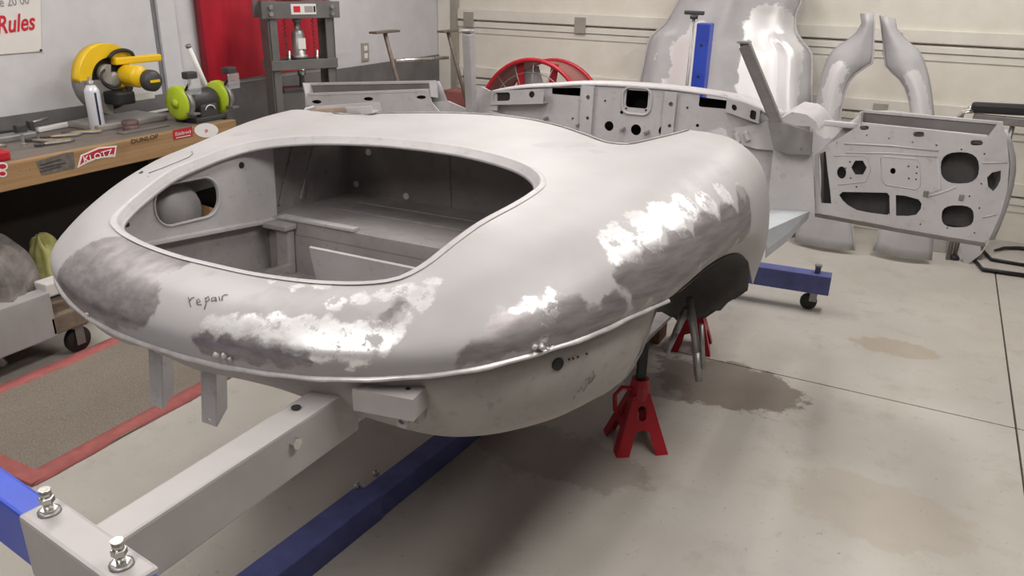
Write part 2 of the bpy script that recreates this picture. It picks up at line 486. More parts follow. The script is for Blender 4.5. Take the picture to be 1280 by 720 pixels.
# fluorescent battens that carry the room's light
M_LAMPB = simple('lamp_housing', srgb(225, 225, 222), .5, 0, .02, 4)
t_ = NT('fluorescent_tube'); t_.set(Base_Color=(1, 1, 1, 1), Emission_Color=(1, .965, .93, 1), Emission_Strength=3.0); M_TUBE = t_.m
for i, (lx, ly) in enumerate(LAMPS):
    e = thing('ceiling_batten', ['white twin-tube ceiling batten over the car tail, by the workbench', 'white twin-tube ceiling batten over the shop press',
              'white twin-tube ceiling batten over the bare floor right of the tail', 'white twin-tube ceiling batten over the open right-hand door', 'white twin-tube ceiling batten added as unseen fill above the viewer', 'white twin-tube ceiling batten over the middle of the car'][i], 'lamp', (lx, ly, CEIL), 'ceiling battens')
    MB().box(-.16, .16, -.68, .68, -.05, 0, .006).build('housing', M_LAMPB, e)
    for s in (-1, 1):
        MB().cyl((s * .08, -.62, -.075), (s * .08, .62, -.075), .018, n=10).build('tube', M_TUBE, e)
        for q in (-1, 1): MB().box(s * .08 - .02, s * .08 + .02, q * .645 - .022, q * .645 + .022, -.1, -.05).build('end_cap', M_LAMPB, e)

# ---- sectional garage door
M_DOORP = primer_material('cream_door_panel', srgb(220, 214, 202), srgb(230, 225, 214), .55)
M_RAILP = primer_material('cream_door_rail', srgb(216, 211, 201), srgb(228, 223, 214), .45)
M_HINGE = simple('galvanised', srgb(176, 171, 160), .5, .5, .1, 10)
gd = tag(bpy.data.objects.new('door_1', None), kind='structure'); COL.objects.link(gd); gd.location = (0, YD, 0)
gd['label'] = 'cream sectional garage door closing the back of the workshop'
DX0, DX1 = -3.50, 2.6
PIT = .442
z0s = [-.101 + PIT * k for k in range(6)]
sec_mb = None
for k, z0 in enumerate(z0s):
    zz0, zz1 = max(0, z0), min(z0 + PIT, 2.3)
    MB().box(DX0, DX1, 0, .045, zz0 + .003, zz1 - .003).build('section', M_DOORP, gd)
    top = z0 + PIT
    if top < 2.3:
        # folded rails either side of the joint, and the strut across it
        r = MB()
        r.box(DX0, DX1, -.018, 0, top - .048, top - .008, .004)
        r.build('rail', M_RAILP, gd)
        MB().box(DX0, DX1, -.024, 0, top + .010, top + .088, .004).build('rail', M_RAILP, gd)
        MB().box(DX0, DX1, -.008, 0, top - .095, top - .052, .003).build('rail', M_RAILP, gd)
        for hx in (-3.38, -2.42, -.28, 1.4):
            MB().box(hx - .045, hx + .045, -.030, -.004, top - .05, top + .065, .003).build('hinge_plate', M_HINGE, gd)
tag(MB().box(XW + .005, DX0 - .035, YD - .06, YD + .1, 0, CEIL).build('trim_1', M_RAILP), kind='structure')
tag(MB().box(DX0 - .03, DX0 + .02, YD - .05, YD - .004, 0, 2.3).build('trim_2', M_HINGE), kind='structure')
tag(MB().box(DX0, XR, YD - .01, YD + .08, 2.3, CEIL).build('trim_3', M_WALL), kind='structure')
tag(MB().box(2.6, XR, YD - .01, YD + .08, 0, 2.3).build('trim_4', M_WALL), kind='structure')
# ================================================================== CAR SHELL
car = thing('car_body_shell', 'bare grey primer sports car body shell with open boot, doors swung out, raised on stands', 'car')
car.matrix_world = CAR

# longitudinal curves of the right half: stations run from the tail centre round the corner to the door shut line
ROW = [
 # lip
 [(0,-1.0,.545),(.30,-.97,.555),(.55,-.86,.58),(.70,-.66,.602),(.77,-.45,.614),(.80,-.34,.619),(.82,-.05,.632),(.83,.20,.60),(.838,.36,.53),(.842,.46,.44)],
 # widest line
 [(0,-1.015,.60),(.31,-.985,.61),(.557,-.862,.625),(.708,-.655,.638),(.782,-.45,.652),(.815,-.34,.66),(.85,-.05,.690),(.862,.20,.67),(.866,.36,.635),(.866,.46,.61)],
 # shoulder
 [(0,-.972,.657),(.30,-.942,.663),(.53,-.825,.675),(.677,-.637,.70),(.745,-.45,.735),(.774,-.34,.747),(.816,-.05,.775),(.832,.20,.79),(.832,.36,.79),(.829,.46,.791)],
 # crest
 [(0,-.915,.683),(.28,-.893,.689),(.48,-.80,.71),(.575,-.625,.757),(.62,-.45,.796),(.642,-.34,.811),(.695,-.05,.853),(.722,.20,.872),(.735,.36,.880),(.73,.46,.876)],
 # rim of the boot opening, then the fender top
 [(0,-.867,.69),(.26,-.842,.697),(.405,-.765,.725),(.455,-.60,.785),(.463,-.44,.812),(.46,-.34,.826),(.50,-.05,.862),(.55,.20,.884),(.59,.36,.890),(.60,.46,.892)],
 # halfway to the centre line
 [(0,-.835,.695),(.13,-.79,.706),(.21,-.69,.737),(.235,-.53,.787),(.235,-.38,.816),(.235,-.27,.834),(.25,-.03,.864),(.275,.21,.884),(.295,.37,.892),(.30,.46,.894)],
 # centre line
 [(0,-.80,.70),(0,-.74,.715),(0,-.62,.745),(0,-.47,.79),(0,-.32,.82),(0,-.21,.838),(0,-.01,.866),(0,.22,.884),(0,.38,.893),(0,.46,.896)],
]
NS, NT_ = 72, 46
def body_grid():
    # interpolate along each row, then across the rows
    base = np.array(ROW[1])
    d = np.concatenate([[0], np.cumsum(np.linalg.norm(np.diff(base, axis=0), axis=1))])
    ts = np.linspace(0, d[-1], NS)
    rows = []
    for R in ROW:
        Q = np.array(R)
        # mirrored ghost point makes the tail smooth across the centre line
        g = Q[1] * np.array([-1, 1, 1])
        if abs(Q[1][0]) < 1e-6: g = 2 * Q[0] - Q[1]
        QQ = np.vstack([g, Q]); dd = np.concatenate([[-d[1]], d])
        rows.append(spline_at(QQ, dd, ts))
    rows = np.array(rows)
    out = np.zeros((NS, NT_, 3))
    for i in range(NS):
        sec = rows[:, i]
        dd = np.concatenate([[0], np.cumsum(np.sqrt(np.linalg.norm(np.diff(sec, axis=0), axis=1) + 1e-6))])
        # mirrored ghost at the centre so the deck has no ridge
        g = sec[-2] * np.array([-1, 1, 1])
        out[i] = spline_at(np.vstack([sec, g]), np.append(dd, 2 * dd[-1] - dd[-2]), np.linspace(0, dd[-1], NT_))
    return out
BG = body_grid()
def mirror_grid(G):
    """each station runs from the right lip over the centre line to the left lip"""
    L = G[:, ::-1].copy(); L[:, :, 0] *= -1
    return np.concatenate([G, L[:, 1:]], axis=1)
FULL = mirror_grid(BG)

def weld(G, name):
    mb = MB(); mb.grid([[tuple(p) for p in r] for r in G])
    return mb

def cut(obj, cutters):
    """apply exact booleans, keep a plain mesh"""
    for c in cutters:
        md = obj.modifiers.new('cut', 'BOOLEAN'); md.operation = 'DIFFERENCE'; md.solver = 'EXACT'; md.object = c
    dg = bpy.context.evaluated_depsgraph_get()
    me = bpy.data.meshes.new_from_object(obj.evaluated_get(dg))
    obj.modifiers.clear()
    old = obj.data; obj.data = me; bpy.data.meshes.remove(old)
    for c in cutters:
        m = c.data; bpy.data.objects.remove(c); bpy.data.meshes.remove(m)
    return obj

def cutter(outline, z0, z1):
    mb = MB(); n = len(outline)
    mb.add([(x, y, z0) for x, y in outline] + [(x, y, z1) for x, y in outline],
           [tuple(range(n))[::-1], tuple(range(n, 2 * n))] + [(i, (i + 1) % n, n + (i + 1) % n, n + i) for i in range(n)])
    return mb.build('cutter', MATS_DUMMY, car)
MATS_DUMMY = bpy.data.materials.new('dummy')

HALF = [(0,-.869),(.09,-.868),(.18,-.860),(.27,-.846),(.345,-.826),(.398,-.797),(.424,-.745),(.438,-.68),(.456,-.58),(.469,-.48),(.474,-.39),(.465,-.315),(.425,-.25),(.345,-.185),(.24,-.138),(.12,-.107),(0,-.098)]
TR = spline(HALF, 60).tolist()
TRUNK = TR + [(-x, y) for x, y in TR[-2:0:-1]]
CK = spline([(0,.36),(.12,.335),(.24,.275),(.37,.18),(.455,.115),(.51,.115),(.545,.19),(.575,.32),(.60,.52)], 40).tolist()
COCKPIT = CK + [(0.6, .8), (-.6, .8)] + [(-x, y) for x, y in CK[::-1][:-1]]

skin_mb = weld(FULL, 'rear_skin')
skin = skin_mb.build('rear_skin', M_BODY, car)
bm = bmesh.new(); bm.from_mesh(skin.data)
bmesh.ops.remove_doubles(bm, verts=bm.verts, dist=1e-4)
bmesh.ops.dissolve_degenerate(bm, edges=bm.edges, dist=1e-4)
bmesh.ops.recalc_face_normals(bm, faces=list(bm.faces))
if sum(f.normal.z * f.calc_area() for f in bm.faces) < 0: bmesh.ops.reverse_faces(bm, faces=list(bm.faces))
bm.to_mesh(skin.data); bm.free()
sm = skin.modifiers.new('sheet', 'SOLIDIFY'); sm.thickness = .003; sm.offset = -1
BODY_BVH = BVHTree.FromPolygons([Vector(v) for v in skin_mb.v], skin_mb.f)
def top_z(x, y, dflt=.8):
    h = BODY_BVH.ray_cast(Vector((x, y, 2)), Vector((0, 0, -1)))
    return h[0].z if h[0] else dflt
cut(skin, [cutter(TRUNK, .3, 1.4), cutter(COCKPIT, .3, 1.4), cutter([(-.97, .13), (-.53, .118), (-.53, .62), (-.97, .62)], .815, 1.4)])
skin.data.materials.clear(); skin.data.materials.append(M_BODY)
skin.data.polygons.foreach_set('use_smooth', [True] * len(skin.data.polygons))
skin.data.set_sharp_from_angle(angle=math.radians(50))
# ---- boot opening: folded flange, weatherstrip channel
def rim_rows(off_dz):
    n = len(TRUNK); rows = []
    P = [Vector((x, y, 0)) for x, y in TRUNK]
    for off, dz in off_dz:
        r = []
        for i in range(n):
            tdir = (P[(i + 1) % n] - P[i - 1]).normalized()
            inn = Vector((-tdir.y, tdir.x, 0))           # outline runs counter-clockwise: left is inwards
            q = P[i] + inn * off
            r.append((q.x, q.y, top_z(P[i].x, P[i].y) + dz))
        rows.append(r)
    return rows
mb = MB(); mb.grid(rim_rows([(-.012, .0012), (-.002, .0045), (.004, .002), (.005, -.012), (.016, -.014), (.017, -.022), (.004, -.024)]), wrap=True)
mb.build('boot_flange', M_PRIMER, car)

M_LIP = simple('worn_seam_edge', srgb(202, 198, 197), .4, .3, .12, 40)
# raised seam along the lip, bare and ragged where it was ground
lip = [Vector(p) for p in FULL[:, 0]]
half_lip = [Vector(p) for p in BG[:, 0]]
nl = max(i for i, p in enumerate(half_lip) if p.y < -.33)
full_lip = [Vector((-p.x, p.y, p.z)) for p in half_lip[nl:0:-1]] + half_lip[:nl + 1]
def lip_rows(L):
    rows = []
    for i, p in enumerate(L):
        t = (L[min(i + 1, len(L) - 1)] - L[max(i - 1, 0)]).normalized()
        out = Vector((t.y, -t.x, 0)).normalized()
        j = .0025 * math.sin(i * 1.7) + .002 * math.sin(i * .63 + 1)
        rows.append([p + Vector((0, 0, .004)) - out * .001, p + out * .0065 + Vector((0, 0, .001 + j * .5)), p + out * .0075 + Vector((0, 0, -.004 + j * .5)), p + out * .001 + Vector((0, 0, -.006)), p - out * .010 + Vector((0, 0, -.004))])
    return rows
mb = MB(); mb.grid(lip_rows(full_lip)); mb.build('seam_lip', M_LIP, car)

# lower panels below the seam
LOW = [
 [(0,-.985,.540),(.20,-.972,.545),(.33,-.945,.551),(.54,-.845,.574),(.69,-.65,.597),(.757,-.45,.609),(.783,-.36,.613)],
 [(0,-.972,.520),(.20,-.958,.524),(.33,-.93,.515),(.53,-.825,.49),(.685,-.64,.50),(.752,-.44,.53),(.768,-.362,.545)],
 [(0,-.955,.500),(.20,-.94,.503),(.325,-.90,.475),(.505,-.77,.40),(.655,-.60,.405),(.728,-.42,.44),(.742,-.352,.46)],
 [(0,-.94,.482),(.19,-.92,.484),(.31,-.86,.44),(.46,-.69,.35),(.60,-.53,.352),(.685,-.385,.375),(.70,-.335,.385)],
 [(0,-.91,.472),(.18,-.88,.470),(.28,-.79,.41),(.38,-.58,.32),(.50,-.45,.315),(.61,-.345,.34),(.635,-.315,.35)],
]
rows = [spline(r, 40) for r in LOW]
secs = np.array([spline([rows[k][i] for k in range(len(rows))], 16) for i in range(40)])
FULLLOW = np.concatenate([(secs[:, :, :] * np.array([-1, 1, 1]))[::-1][:-1], secs])
mb = MB(); mb.grid([[tuple(p) for p in r] for r in FULLLOW])
low = mb.build('lower_panel', M_VAL, car)
sm = low.modifiers.new('sheet', 'SOLIDIFY'); sm.thickness = .003
LOW_BVH = BVHTree.FromPolygons([Vector(v) for v in mb.v], mb.f)
def on_panel(px, py, bvh=None, lift=.0015):
    o = CARI @ Vector((0, 0, CAM_H)); r = (CARI.to_3x3() @ Vector(ray(px, py))).normalized()
    best = None
    for b in ([bvh] if bvh else [BODY_BVH, LOW_BVH]):
        h = b.ray_cast(o, r)
        if h[0] and (best is None or h[3] < best[3]): best = h
    if best is None: return None
    n = best[1] if best[1].dot(r) < 0 else -best[1]
    return best[0] + n * lift
# drain hole, pen marks on the quarter
def disc_on(px, py, r, mat, name, parent=car):
    p = on_panel(px, py)
    q = on_panel(px + 2, py); w = on_panel(px, py + 2)
    n = (q - p).cross(w - p).normalized()
    if n.dot(CARI @ Vector((0, 0, CAM_H)) - p) < 0: n = -n
    MB().cyl(p - n * .002, p + n * .0012, r, n=18).build(name, mat, parent)
disc_on(697, 455, .0135, M_DARK, 'drain_hole')
for px, py in ((711, 449), (722, 446), (733, 442), (716, 448)): disc_on(px, py, .0022, M_DARK, 'rivet_hole')
def pen(strokes, name, r=.0011):
    for st in strokes:
        pts = [on_panel(x, y) for x, y in st]
        pts = [p for p in pts if p]
        if len(pts) > 1: MB().tube(pts, r * .75, 5).build(name, M_PEN, car)
# the handwritten word on the tail panel: r e p a i r
pen([[(236,372),(237,378),(239,384)],[(237,377),(240,373),(243,372)],[(246,379),(251,377),(249,374),(246,376),(247,381),(252,381)],
     [(257,372),(258,380),(256,387)],[(257,374),(261,371),(262,375),(258,378)],[(269,372),(265,373),(265,377),(269,376),(270,372),(271,377)],
     [(274,371),(275,376)],[(278,376),(278,371),(281,369),(285,369)]], 'pen_lettering')
pen([[(722,490),(726,483),(729,489),(733,480)],[(731,475),(737,471),(735,480),(742,470),(741,463)],[(716,498),(719,494)],[(738,478),(745,468)]], 'pen_scribble', .0009)
# ground-through knot in the seam on the right and blistered one at the rear
for px, py, s in ((668,437,1.0),(676,437,1.2),(684,440,.9),(690,438,.7),(272,447,1.0),(281,448,.9),(288,452,.7),(100,392,.8),(110,396,.6)):
    p = on_panel(px, py - 4, BODY_BVH) or on_panel(px, py, LOW_BVH)
    if p:
        bm = bmesh.new(); bmesh.ops.create_icosphere(bm, subdivisions=2, radius=.0065 * s)
        for w in bm.verts: w.co *= 1 + random.uniform(-.3, .3); w.co += p
        bm.verts.index_update(); m_ = MB(); m_.add([w.co for w in bm.verts], [[w.index for w in f.verts] for f in bm.faces], True); bm.free()
        m_.build('weld_blob', M_LIP, car)
# slit cut in the left quarter
tri = [p for p in (on_panel(173, 217), on_panel(187, 222), on_panel(178, 214)) if p]
if len(tri) == 3: MB().add(tri, [(0, 1, 2)]).build('torn_slit', M_DARK, car, fix=False)
pts = [on_panel(x, y) for x, y in ((186,217),(205,210),(222,203),(236,197),(241,193),(240,189))]
MB().tube([p for p in pts if p], .0012, 5).build('panel_joint', M_STEEL_DULL, car)

# dark folded edge along the back of the cockpit, and the tab on the shut line
edge = [Vector((x, y, top_z(x, y - .004, .88) + .001)) for x, y in [(-a, b) for a, b in CK[::-1] if b < .115 or a < .5][:-1] + CK if y < .45]
MB().tube(edge, .0045, 6).build('cockpit_edge', M_STEEL_DULL, car)
MB().plate([(0, 0), (.055, -.004), (.05, .016), (.03, .022), (.0, .008)], [], (.655, .455, .886), (1, 0, 0), (0, 0, 1), .003).build('shut_tab', M_PRIMER, car)

# ---- inside of the boot
SH = .600
mb = MB(); mb.box(-.56, .56, -.215, .222, SH - .012, SH, .003); mb.box(-.58, .58, -.222, -.208, SH - .045, SH - .002, .003)
sh = mb.build('boot_shelf', M_PRIMER_IN, car)
for k, y in enumerate((-.03, .09)):
    MB().box(-.38, .5, y - .010, y + .010, SH, SH + .004, .002).build('pressed_rib', M_PRIMER_IN, sh)
MB().box(-.44, -.16, -.226, -.196, SH - .002, SH + .008, .002).build('shelf_edge_strip', M_PRIMER, sh)
bw = MB(); bw.frame_box((0, .20, .725), 1.06, .012, .26, Y=Vector((0, 1, .10)).normalized(), Z=Vector((0, -.10, 1)).normalized())
bwo = bw.build('boot_bulkhead', M_BOOT_WALL, car)
for px, py in ((461, 190), (446, 230), (508, 245)):
    p = car_hit(px, py, (0, .193, .745), Vector((0, 1, .10)).normalized())
    MB().cyl(p + Vector((0, -.004, 0)), p + Vector((0, .004, 0)), .011, n=12).build('lit_hole', M_WHITE, bwo)  # holes with light coming through, painted as white discs
for px in (355, 560):
    p = car_hit(px, 215, (0, .193, .745), Vector((0, 1, .10)).normalized())
    MB().frame_box(p + Vector((0, -.003, 0)), .02, .006, .26, Z=Vector((0, -.10, 1)).normalized(), Y=Vector((0, 1, .10)).normalized()).build('bulkhead_rib', M_BOOT_WALL, bwo)
# sunken floor in front of the shelf with its upright face
MB().box(-.55, .55, -.222, -.208, .41, SH - .045).build('well_front', M_PRIMER_IN, car)
WF = [(0,-.78),(.20,-.74),(.36,-.58),(.47,-.45),(.55,-.34),(.55,-.215)]
MB().plate(WF + [(-x, y) for x, y in WF[:0:-1]], [], (0, 0, .435), (1, 0, 0), (0, 1, 0), .006).build('well_floor', M_PRIMER_IN, car)
for s in (-1, 1): MB().plate([(-.76, .60), (-.50, .42), (-.20, .42), (-.20, .60)], [], (s * .49, 0, 0), (0, 1, 0), (0, 0, 1), .005).build('well_side', M_PRIMER_IN, car)
p = car_v(360, 335, -.235)
mb = MB(); mb.frame_box((p.x, -.24, .50), .05, .03, .15, ch=.006); mb.frame_box((p.x - .01, -.25, .585), .09, .05, .016, ch=.004)
mb.build('corner_bracket', M_PRIMER_IN, car)
mb = MB()
mb.frame_box((-.02, -.26, .485), .52, .010, .13, Y=Vector((0, 1, .25)).normalized(), Z=Vector((0, -.25, 1)).normalized())
mb.build('well_patch_plate', M_PRIMER, car)
MB().bar((-.30, -.33, .50), (-.40, -.72, .47), .022, .016).build('boot_stay', M_STEEL_DULL, car)

# side panels below the rim, the left one pierced by a long oval opening
def side_panel(s):
    U0 = .475
    top = [p for p in TR if -.78 < p[1] < -.20]
    out = [(-.78, .622), (-.20, .590)]
    tp = [(y, top_z(x, y) - .018) for x, y in top[::-1]]
    outline = out + tp
    hole = rrect(-.525, .700, .205, .105, .048, 8)
    m_ = MB().plate(outline, [hole], (s * U0, 0, 0), (0, 1, 0), (0, 0, 1), .006)
    o = m_.build('boot_side_panel', M_PRIMER, car)
    # rolled edge of the opening and the bright turned-up bottom edge
    MB().tube([(s * (U0 - .004), a, b) for a, b in rrect(-.525, .700, .211, .111, .05, 8)], .0035, 6, closed=True).build('rolled_edge', M_PRIMER, o)
    MB().bar((s * (U0 - .006), -.79, .622), (s * (U0 - .006), -.20, .588), .022, .012, ch=.003).build('flange', M_PRIMER, o)
    MB().cyl((s * (U0 - .006), -.715, .674), (s * U0, -.715, .674), .006, n=10).build('fixing_hole', M_DARK, o)
    MB().cyl((s * (U0 - .006), -.33, .770), (s * U0, -.33, .770), .009, n=10).build('fixing_hole', M_DARK, o)
    # folded inner quarter behind it, meeting the shelf
    MB().plate([(-.20, .60), (.19, .60), (.19, .84), (-.18, .83)], [], (s * (U0 + .03), 0, 0), (0, 1, 0), (0, 0, 1), .005).build('inner_quarter', M_PRIMER_IN, o)
    for q in (-.16, -.06): MB().bar((s * (U0 + .027), q, .62), (s * (U0 + .027), q + .08, .81), .010, .010).build('pressed_rib', M_PRIMER_IN, o)
    return o
side_panel(-1); side_panel(1)
# dull fuel-tank-like drum glimpsed through the left opening
MB().lathe([(0, -.06), (.06, -.055), (.07, -.04), (.07, .05), (.06, .065), (0, .07)], (-.585, -.50, .66), (0, 1, 0), (0, 0, 1), (1, 0, 0), 20, cap=False).build('filler_pot', M_PRIMER, car)

# ---- wheel housings
def wheel_tub(s):
    # follows the arch edge of the skin, then turns inwards to a flat inner wall
    arch = [p for p in half_lip if -.30 < p.y < .37]
    arch = [Vector(p) for p in spline([tuple(q) for q in arch] + [(.835, .405, .44), (.825, .415, .36), (.81, .415, .29)], 34).tolist()]
    rows = []
    for du, k, zmin in ((-.004, 1.0, .435), (.03, 1.0, .40), (.06, .995, .355), (.10, .985, .32), (.15, .955, .305), (.195, .90, .315), (.215, .80, .34), (.225, .60, .36), (.225, .15, .37)):
        r = []
        for p in arch:
            y, z = .05 + (p.y - .05) * k, .36 + (p.z - .36) * k
            r.append((s * (p.x - du), y, max(zmin, z)))
        rows.append(r)
    m_ = MB(); m_.grid(rows)
    o = m_.build('wheel_tub', M_SOUND, car)
    md = o.modifiers.new('sheet', 'SOLIDIFY'); md.thickness = .003
wheel_tub(1); wheel_tub(-1)
ragged = [(.772,-.350,.602),(.765,-.345,.565),(.752,-.348,.52),(.745,-.338,.48),(.728,-.345,.445),(.712,-.330,.41),(.69,-.33,.375)]
MB().tube([Vector(p) + Vector((.004, .004, 0)) for p in ragged], [.008,.005,.009,.004,.008,.005,.004], 6).build('ragged_edge', M_STEEL_DULL, car)
for p in ((.765,-.34,.57),(.735,-.335,.46)): MB().frame_box(p, .012, .012, .03, ch=.003).build('rust_hole', M_DARK, car)
# loose brake rods dangling below the housing
for a, b, r in (((858,385),(845,415),.011),((845,415),(833,440),.010),((862,372),(871,440),.012),((871,440),(874,476),.012),((877,405),(879,460),.007),((866,420),(870,470),.006)):
    MB().cyl(car_v(*a, .30), car_v(*b, .30), r, n=10).build('brake_rod', M_STEEL_DULL, car)

# ---- floor, sills, tunnel and cockpit
MB().box(-.60, .60, .18, 1.40, .28, .292).build('floor_pan', M_PRIMER_IN, car)
MB().box(-.16, .16, .20, 1.40, .292, .46, .03).build('gearbox_tunnel', M_PRIMER_IN, car)
MB().box(-.55, .55, .15, .20, .29, .585).build('seat_bulkhead', M_SOUND, car)
MB().box(-.56, .56, -.30, .18, .34, .35).build('boot_underside', M_SOUND, car)
for s in (-1, 1):
    MB().box(s * .60, s * .72, .45, 1.42, .33, .40, .02).build('sill', M_PRIMER, car)
    MB().box(s * .60, s * .70, .40, .47, .36, .80, .01).build('shut_pillar', M_PRIMER_IN, car)

# ---- bulkhead with its pierced dash panel
DV = 1.40
D0, DXA, DYA = Vector((0, DV, 0)), Vector((1, 0, 0)), Vector((0, 0, 1))
toplist = [(-.66, .852), (-.608, .872), (-.46, .902), (-.318, .918), (-.165, .936), (.025, .943), (.221, .944), (.36, .938), (.488, .926), (.618, .893), (.68, .86)]
tp = spline(toplist, 40)[:, :].tolist()
holes = []
outline = [(-.72, .55), (.72, .55), (.72, .83)] + [tuple(p) for p in tp[::-1]] + [(-.72, .83)]
holes.append(rrect(-.241, .899, .140, .038, .006, 2))
holes.append(rrect(.425, .905, .118, .056, .008, 2))
holes.append(rrect(.095, .888, .100, .076, .014, 4))
for x, z, r in ((-.024, .762, .022), (.102, .757, .024), (.226, .764, .022), (.03, .826, .008), (.37, .80, .007), (-.40, .70, .02)): holes.append(circ(x, z, r, 14))
dash = MB().plate(outline, holes, D0, DXA, DYA, .006).build('dash_panel', M_PRIMER, car)
M_GLOOM = simple('painted_gloom', srgb(44, 41, 41), .85, 0, .2, 15)  # dark colour that paints the shade behind the dash openings
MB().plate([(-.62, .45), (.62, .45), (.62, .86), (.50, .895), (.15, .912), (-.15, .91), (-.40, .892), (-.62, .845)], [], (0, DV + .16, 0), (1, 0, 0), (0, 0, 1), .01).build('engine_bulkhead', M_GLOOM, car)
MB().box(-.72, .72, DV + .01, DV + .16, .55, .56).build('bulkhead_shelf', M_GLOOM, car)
# scuttle: top skin running forward from the dash
rows = []
for k, (dy, dz) in enumerate(((-.012, -.006), (0, .006), (.06, .012), (.20, .004), (.40, -.03))):
    rows.append([(x * (1 + .05 * k / 4), DV + dy, z + dz - .02 * k / 4 * abs(x)) for x, z in tp])
mb = MB(); mb.grid(rows); o = mb.build('scuttle_skin', M_PRIMER, car)
m = o.modifiers.new('sheet', 'SOLIDIFY'); m.thickness = .003
# ribs either side of the centre, pressed frame round the centre opening
for x0, x1 in ((-.158, -.100), (.222, .275)):
    MB().plate([(x0, .69), (x0 + .02, .69), (x1, .72), (x1, .93), (x0, .93)], [circ((x0 + x1) / 2 + .008, .79, .008, 8), circ((x0 + x1) / 2 + .004, .88, .010, 8)], (0, DV - .02, 0), DXA, DYA, .004).build('dash_rib', M_PRIMER, dash)
    MB().box(x0 - .002, x0 + .002, DV - .02, DV, .69, .93).build('dash_rib_web', M_PRIMER, dash)
MB().tube([(x, DV - .006, z) for x, z in rrect(.095, .880, .13, .112, .035, 6)], .006, 6, closed=True).build('pressed_frame', M_PRIMER, dash)
for x, z in ((.05, .925), (.14, .925), (.05, .845), (.14, .845), (-.05, .87), (.32, .87), (.34, .77), (-.20, .78), (-.28, .72), (.55, .80), (.45, .76), (-.13, .75), (.25, .86)):
    MB().cyl((x, DV - .006, z), (x, DV, z), .0045, n=8).build('screw', M_DARK, dash)
for x, z in ((-.165, .755), (.045, .755), (.155, .752), (.285, .75), (.41, .745), (-.33, .77)):
    MB().frame_box((x, DV - .012, z), .022, .022, .012, X=Vector((1, 0, .6)).normalized(), Z=Vector((-.6, 0, 1)).normalized(), ch=.002).build('wire_clip', M_STEEL_DULL, dash)
# outer dash boxes: left one faces us with slot and round hole
def dash_box(pts, hs, slot):
    o_, X_, W, Hh = pts
    m_ = MB().plate([(0, 0), (W, 0), (W, Hh), (0, Hh)], [slot, hs], o_, X_, (0, 0, 1), .005)
    b = m_.build('dash_end_box', M_PRIMER, dash)
    N = Vector(X_).cross(Vector((0, 0, 1)))
    q = Vector(o_) + Vector(X_) * W / 2 - N * .06 + Vector((0, 0, 0))
    MB().frame_box(q + Vector((0, 0, .003)), W, .12, .004, X=X_, Y=N).build('box_floor', M_PRIMER, b)
    up_ = Vector((0, 0, 1)); MB().frame_box(Vector(o_) + Vector(X_) * W / 2 - N * .012 + up_ * Hh / 2, W - .008, .003, Hh - .008, X=X_, Y=N, Z=X_.cross(N) * -1).build('hole_shade', M_GLOOM, b)  # dark plate added close behind the face so its holes look shaded
dash_box(((-.600, DV - .05, .812), Vector((1, -.02, .10)).normalized(), .275, .064), circ(.215, .042, .015, 12), rrect(.058, .036, .090, .038, .012, 4))
dash_box(((.485, DV - .02, .868), Vector((1, -.1, -.25)).normalized(), .145, .055), circ(.035, .028, .012, 12), rrect(.118, .026, .026, .036, .008, 3))
# windscreen pillars
def pillar(a_top, a_bot, w, name='windscreen_pillar'):
    o = MB().bar(a_bot, a_top, w, .045, up=(0, 1, 0), ch=.008).build(name, M_STEEL_DULL if a_top.x > 0 else M_PRIMER, car)
    MB().frame_box(a_top + Vector((0, 0, .004)), w * 1.08, .05, .012, ch=.003).build('pillar_cap', M_BARE, o)
pillar(car_v(930, 54, 1.16), car_v(975, 163, 1.34), .042)
pillar(car_v(585, 40, 1.16), car_v(590, 152, 1.34), .040)
# right hinge pillar, gusset and scuttle corner
AV = 1.34
def vplate(pix, v, name, mat, th=.006, holes=(), parent=car):
    P = [car_v(x, y, v) for x, y in pix]
    H_ = []
    for h in holes:
        if len(h) == 3:
            c = car_v(h[0], h[1], v); H_.append(circ(c.x, c.z, h[2], 14))
        else: H_.append([(q.x, q.z) for q in (car_v(x, y, v) for x, y in h)])
    return MB().plate([(q.x, q.z) for q in P], H_, (0, v, 0), (1, 0, 0), (0, 0, 1), th).build(name, mat, parent)
vplate([(967,188),(1016,190),(1019,266),(990,268),(958,262),(963,222)], AV, 'hinge_pillar', M_PRIMER, .01, [(980, 220, .0125)])
vplate([(960,150),(985,155),(1016,165),(1014,193),(985,192),(968,186)], AV - .03, 'pillar_gusset', M_STEEL_DULL, .03, [(1003, 186, .006)])
mb = MB()
cap = [car_v(x, y, 1.33) for x, y in ((972,150),(990,140),(1008,143),(1020,152),(1024,164),(1012,158),(995,157),(978,160))]
for k in range(3): pass
n = len(cap); mb.add(cap + [p + Vector((0, .30, .02)) for p in cap], [tuple(range(n)), tuple(range(2 * n - 1, n - 1, -1))] + [(i, (i + 1) % n, n + (i + 1) % n, n + i) for i in range(n)], True)
mb.build('scuttle_corner', M_PRIMER, car, sharp=.6)
# left side of the scuttle: stepped inner wing pieces
vplate([(537,128),(560,126),(592,140),(612,152),(598,158),(545,150)], AV, 'hinge_pillar', M_PRIMER, .01)
vplate([(590,112),(602,108),(622,118),(622,138),(614,138),(655,152),(640,156),(600,140),(592,130)], 1.36, 'pillar_gusset', M_PRIMER, .01)
# right side cheek of the footwell under the dash end
vplate([(918,160),(962,152),(968,188),(945,186),(925,180)], 1.38, 'footwell_cheek', M_PRIMER, .006)
for px, py in ((922,172),(934,170)): 
    p = car_v(px, py, 1.37); MB().frame_box(p, .016, .02, .04, X=Vector((1, 0, .5)).normalized(), Z=Vector((-.5, 0, 1)).normalized(), ch=.003).build('bracket', M_PRIMER, car)
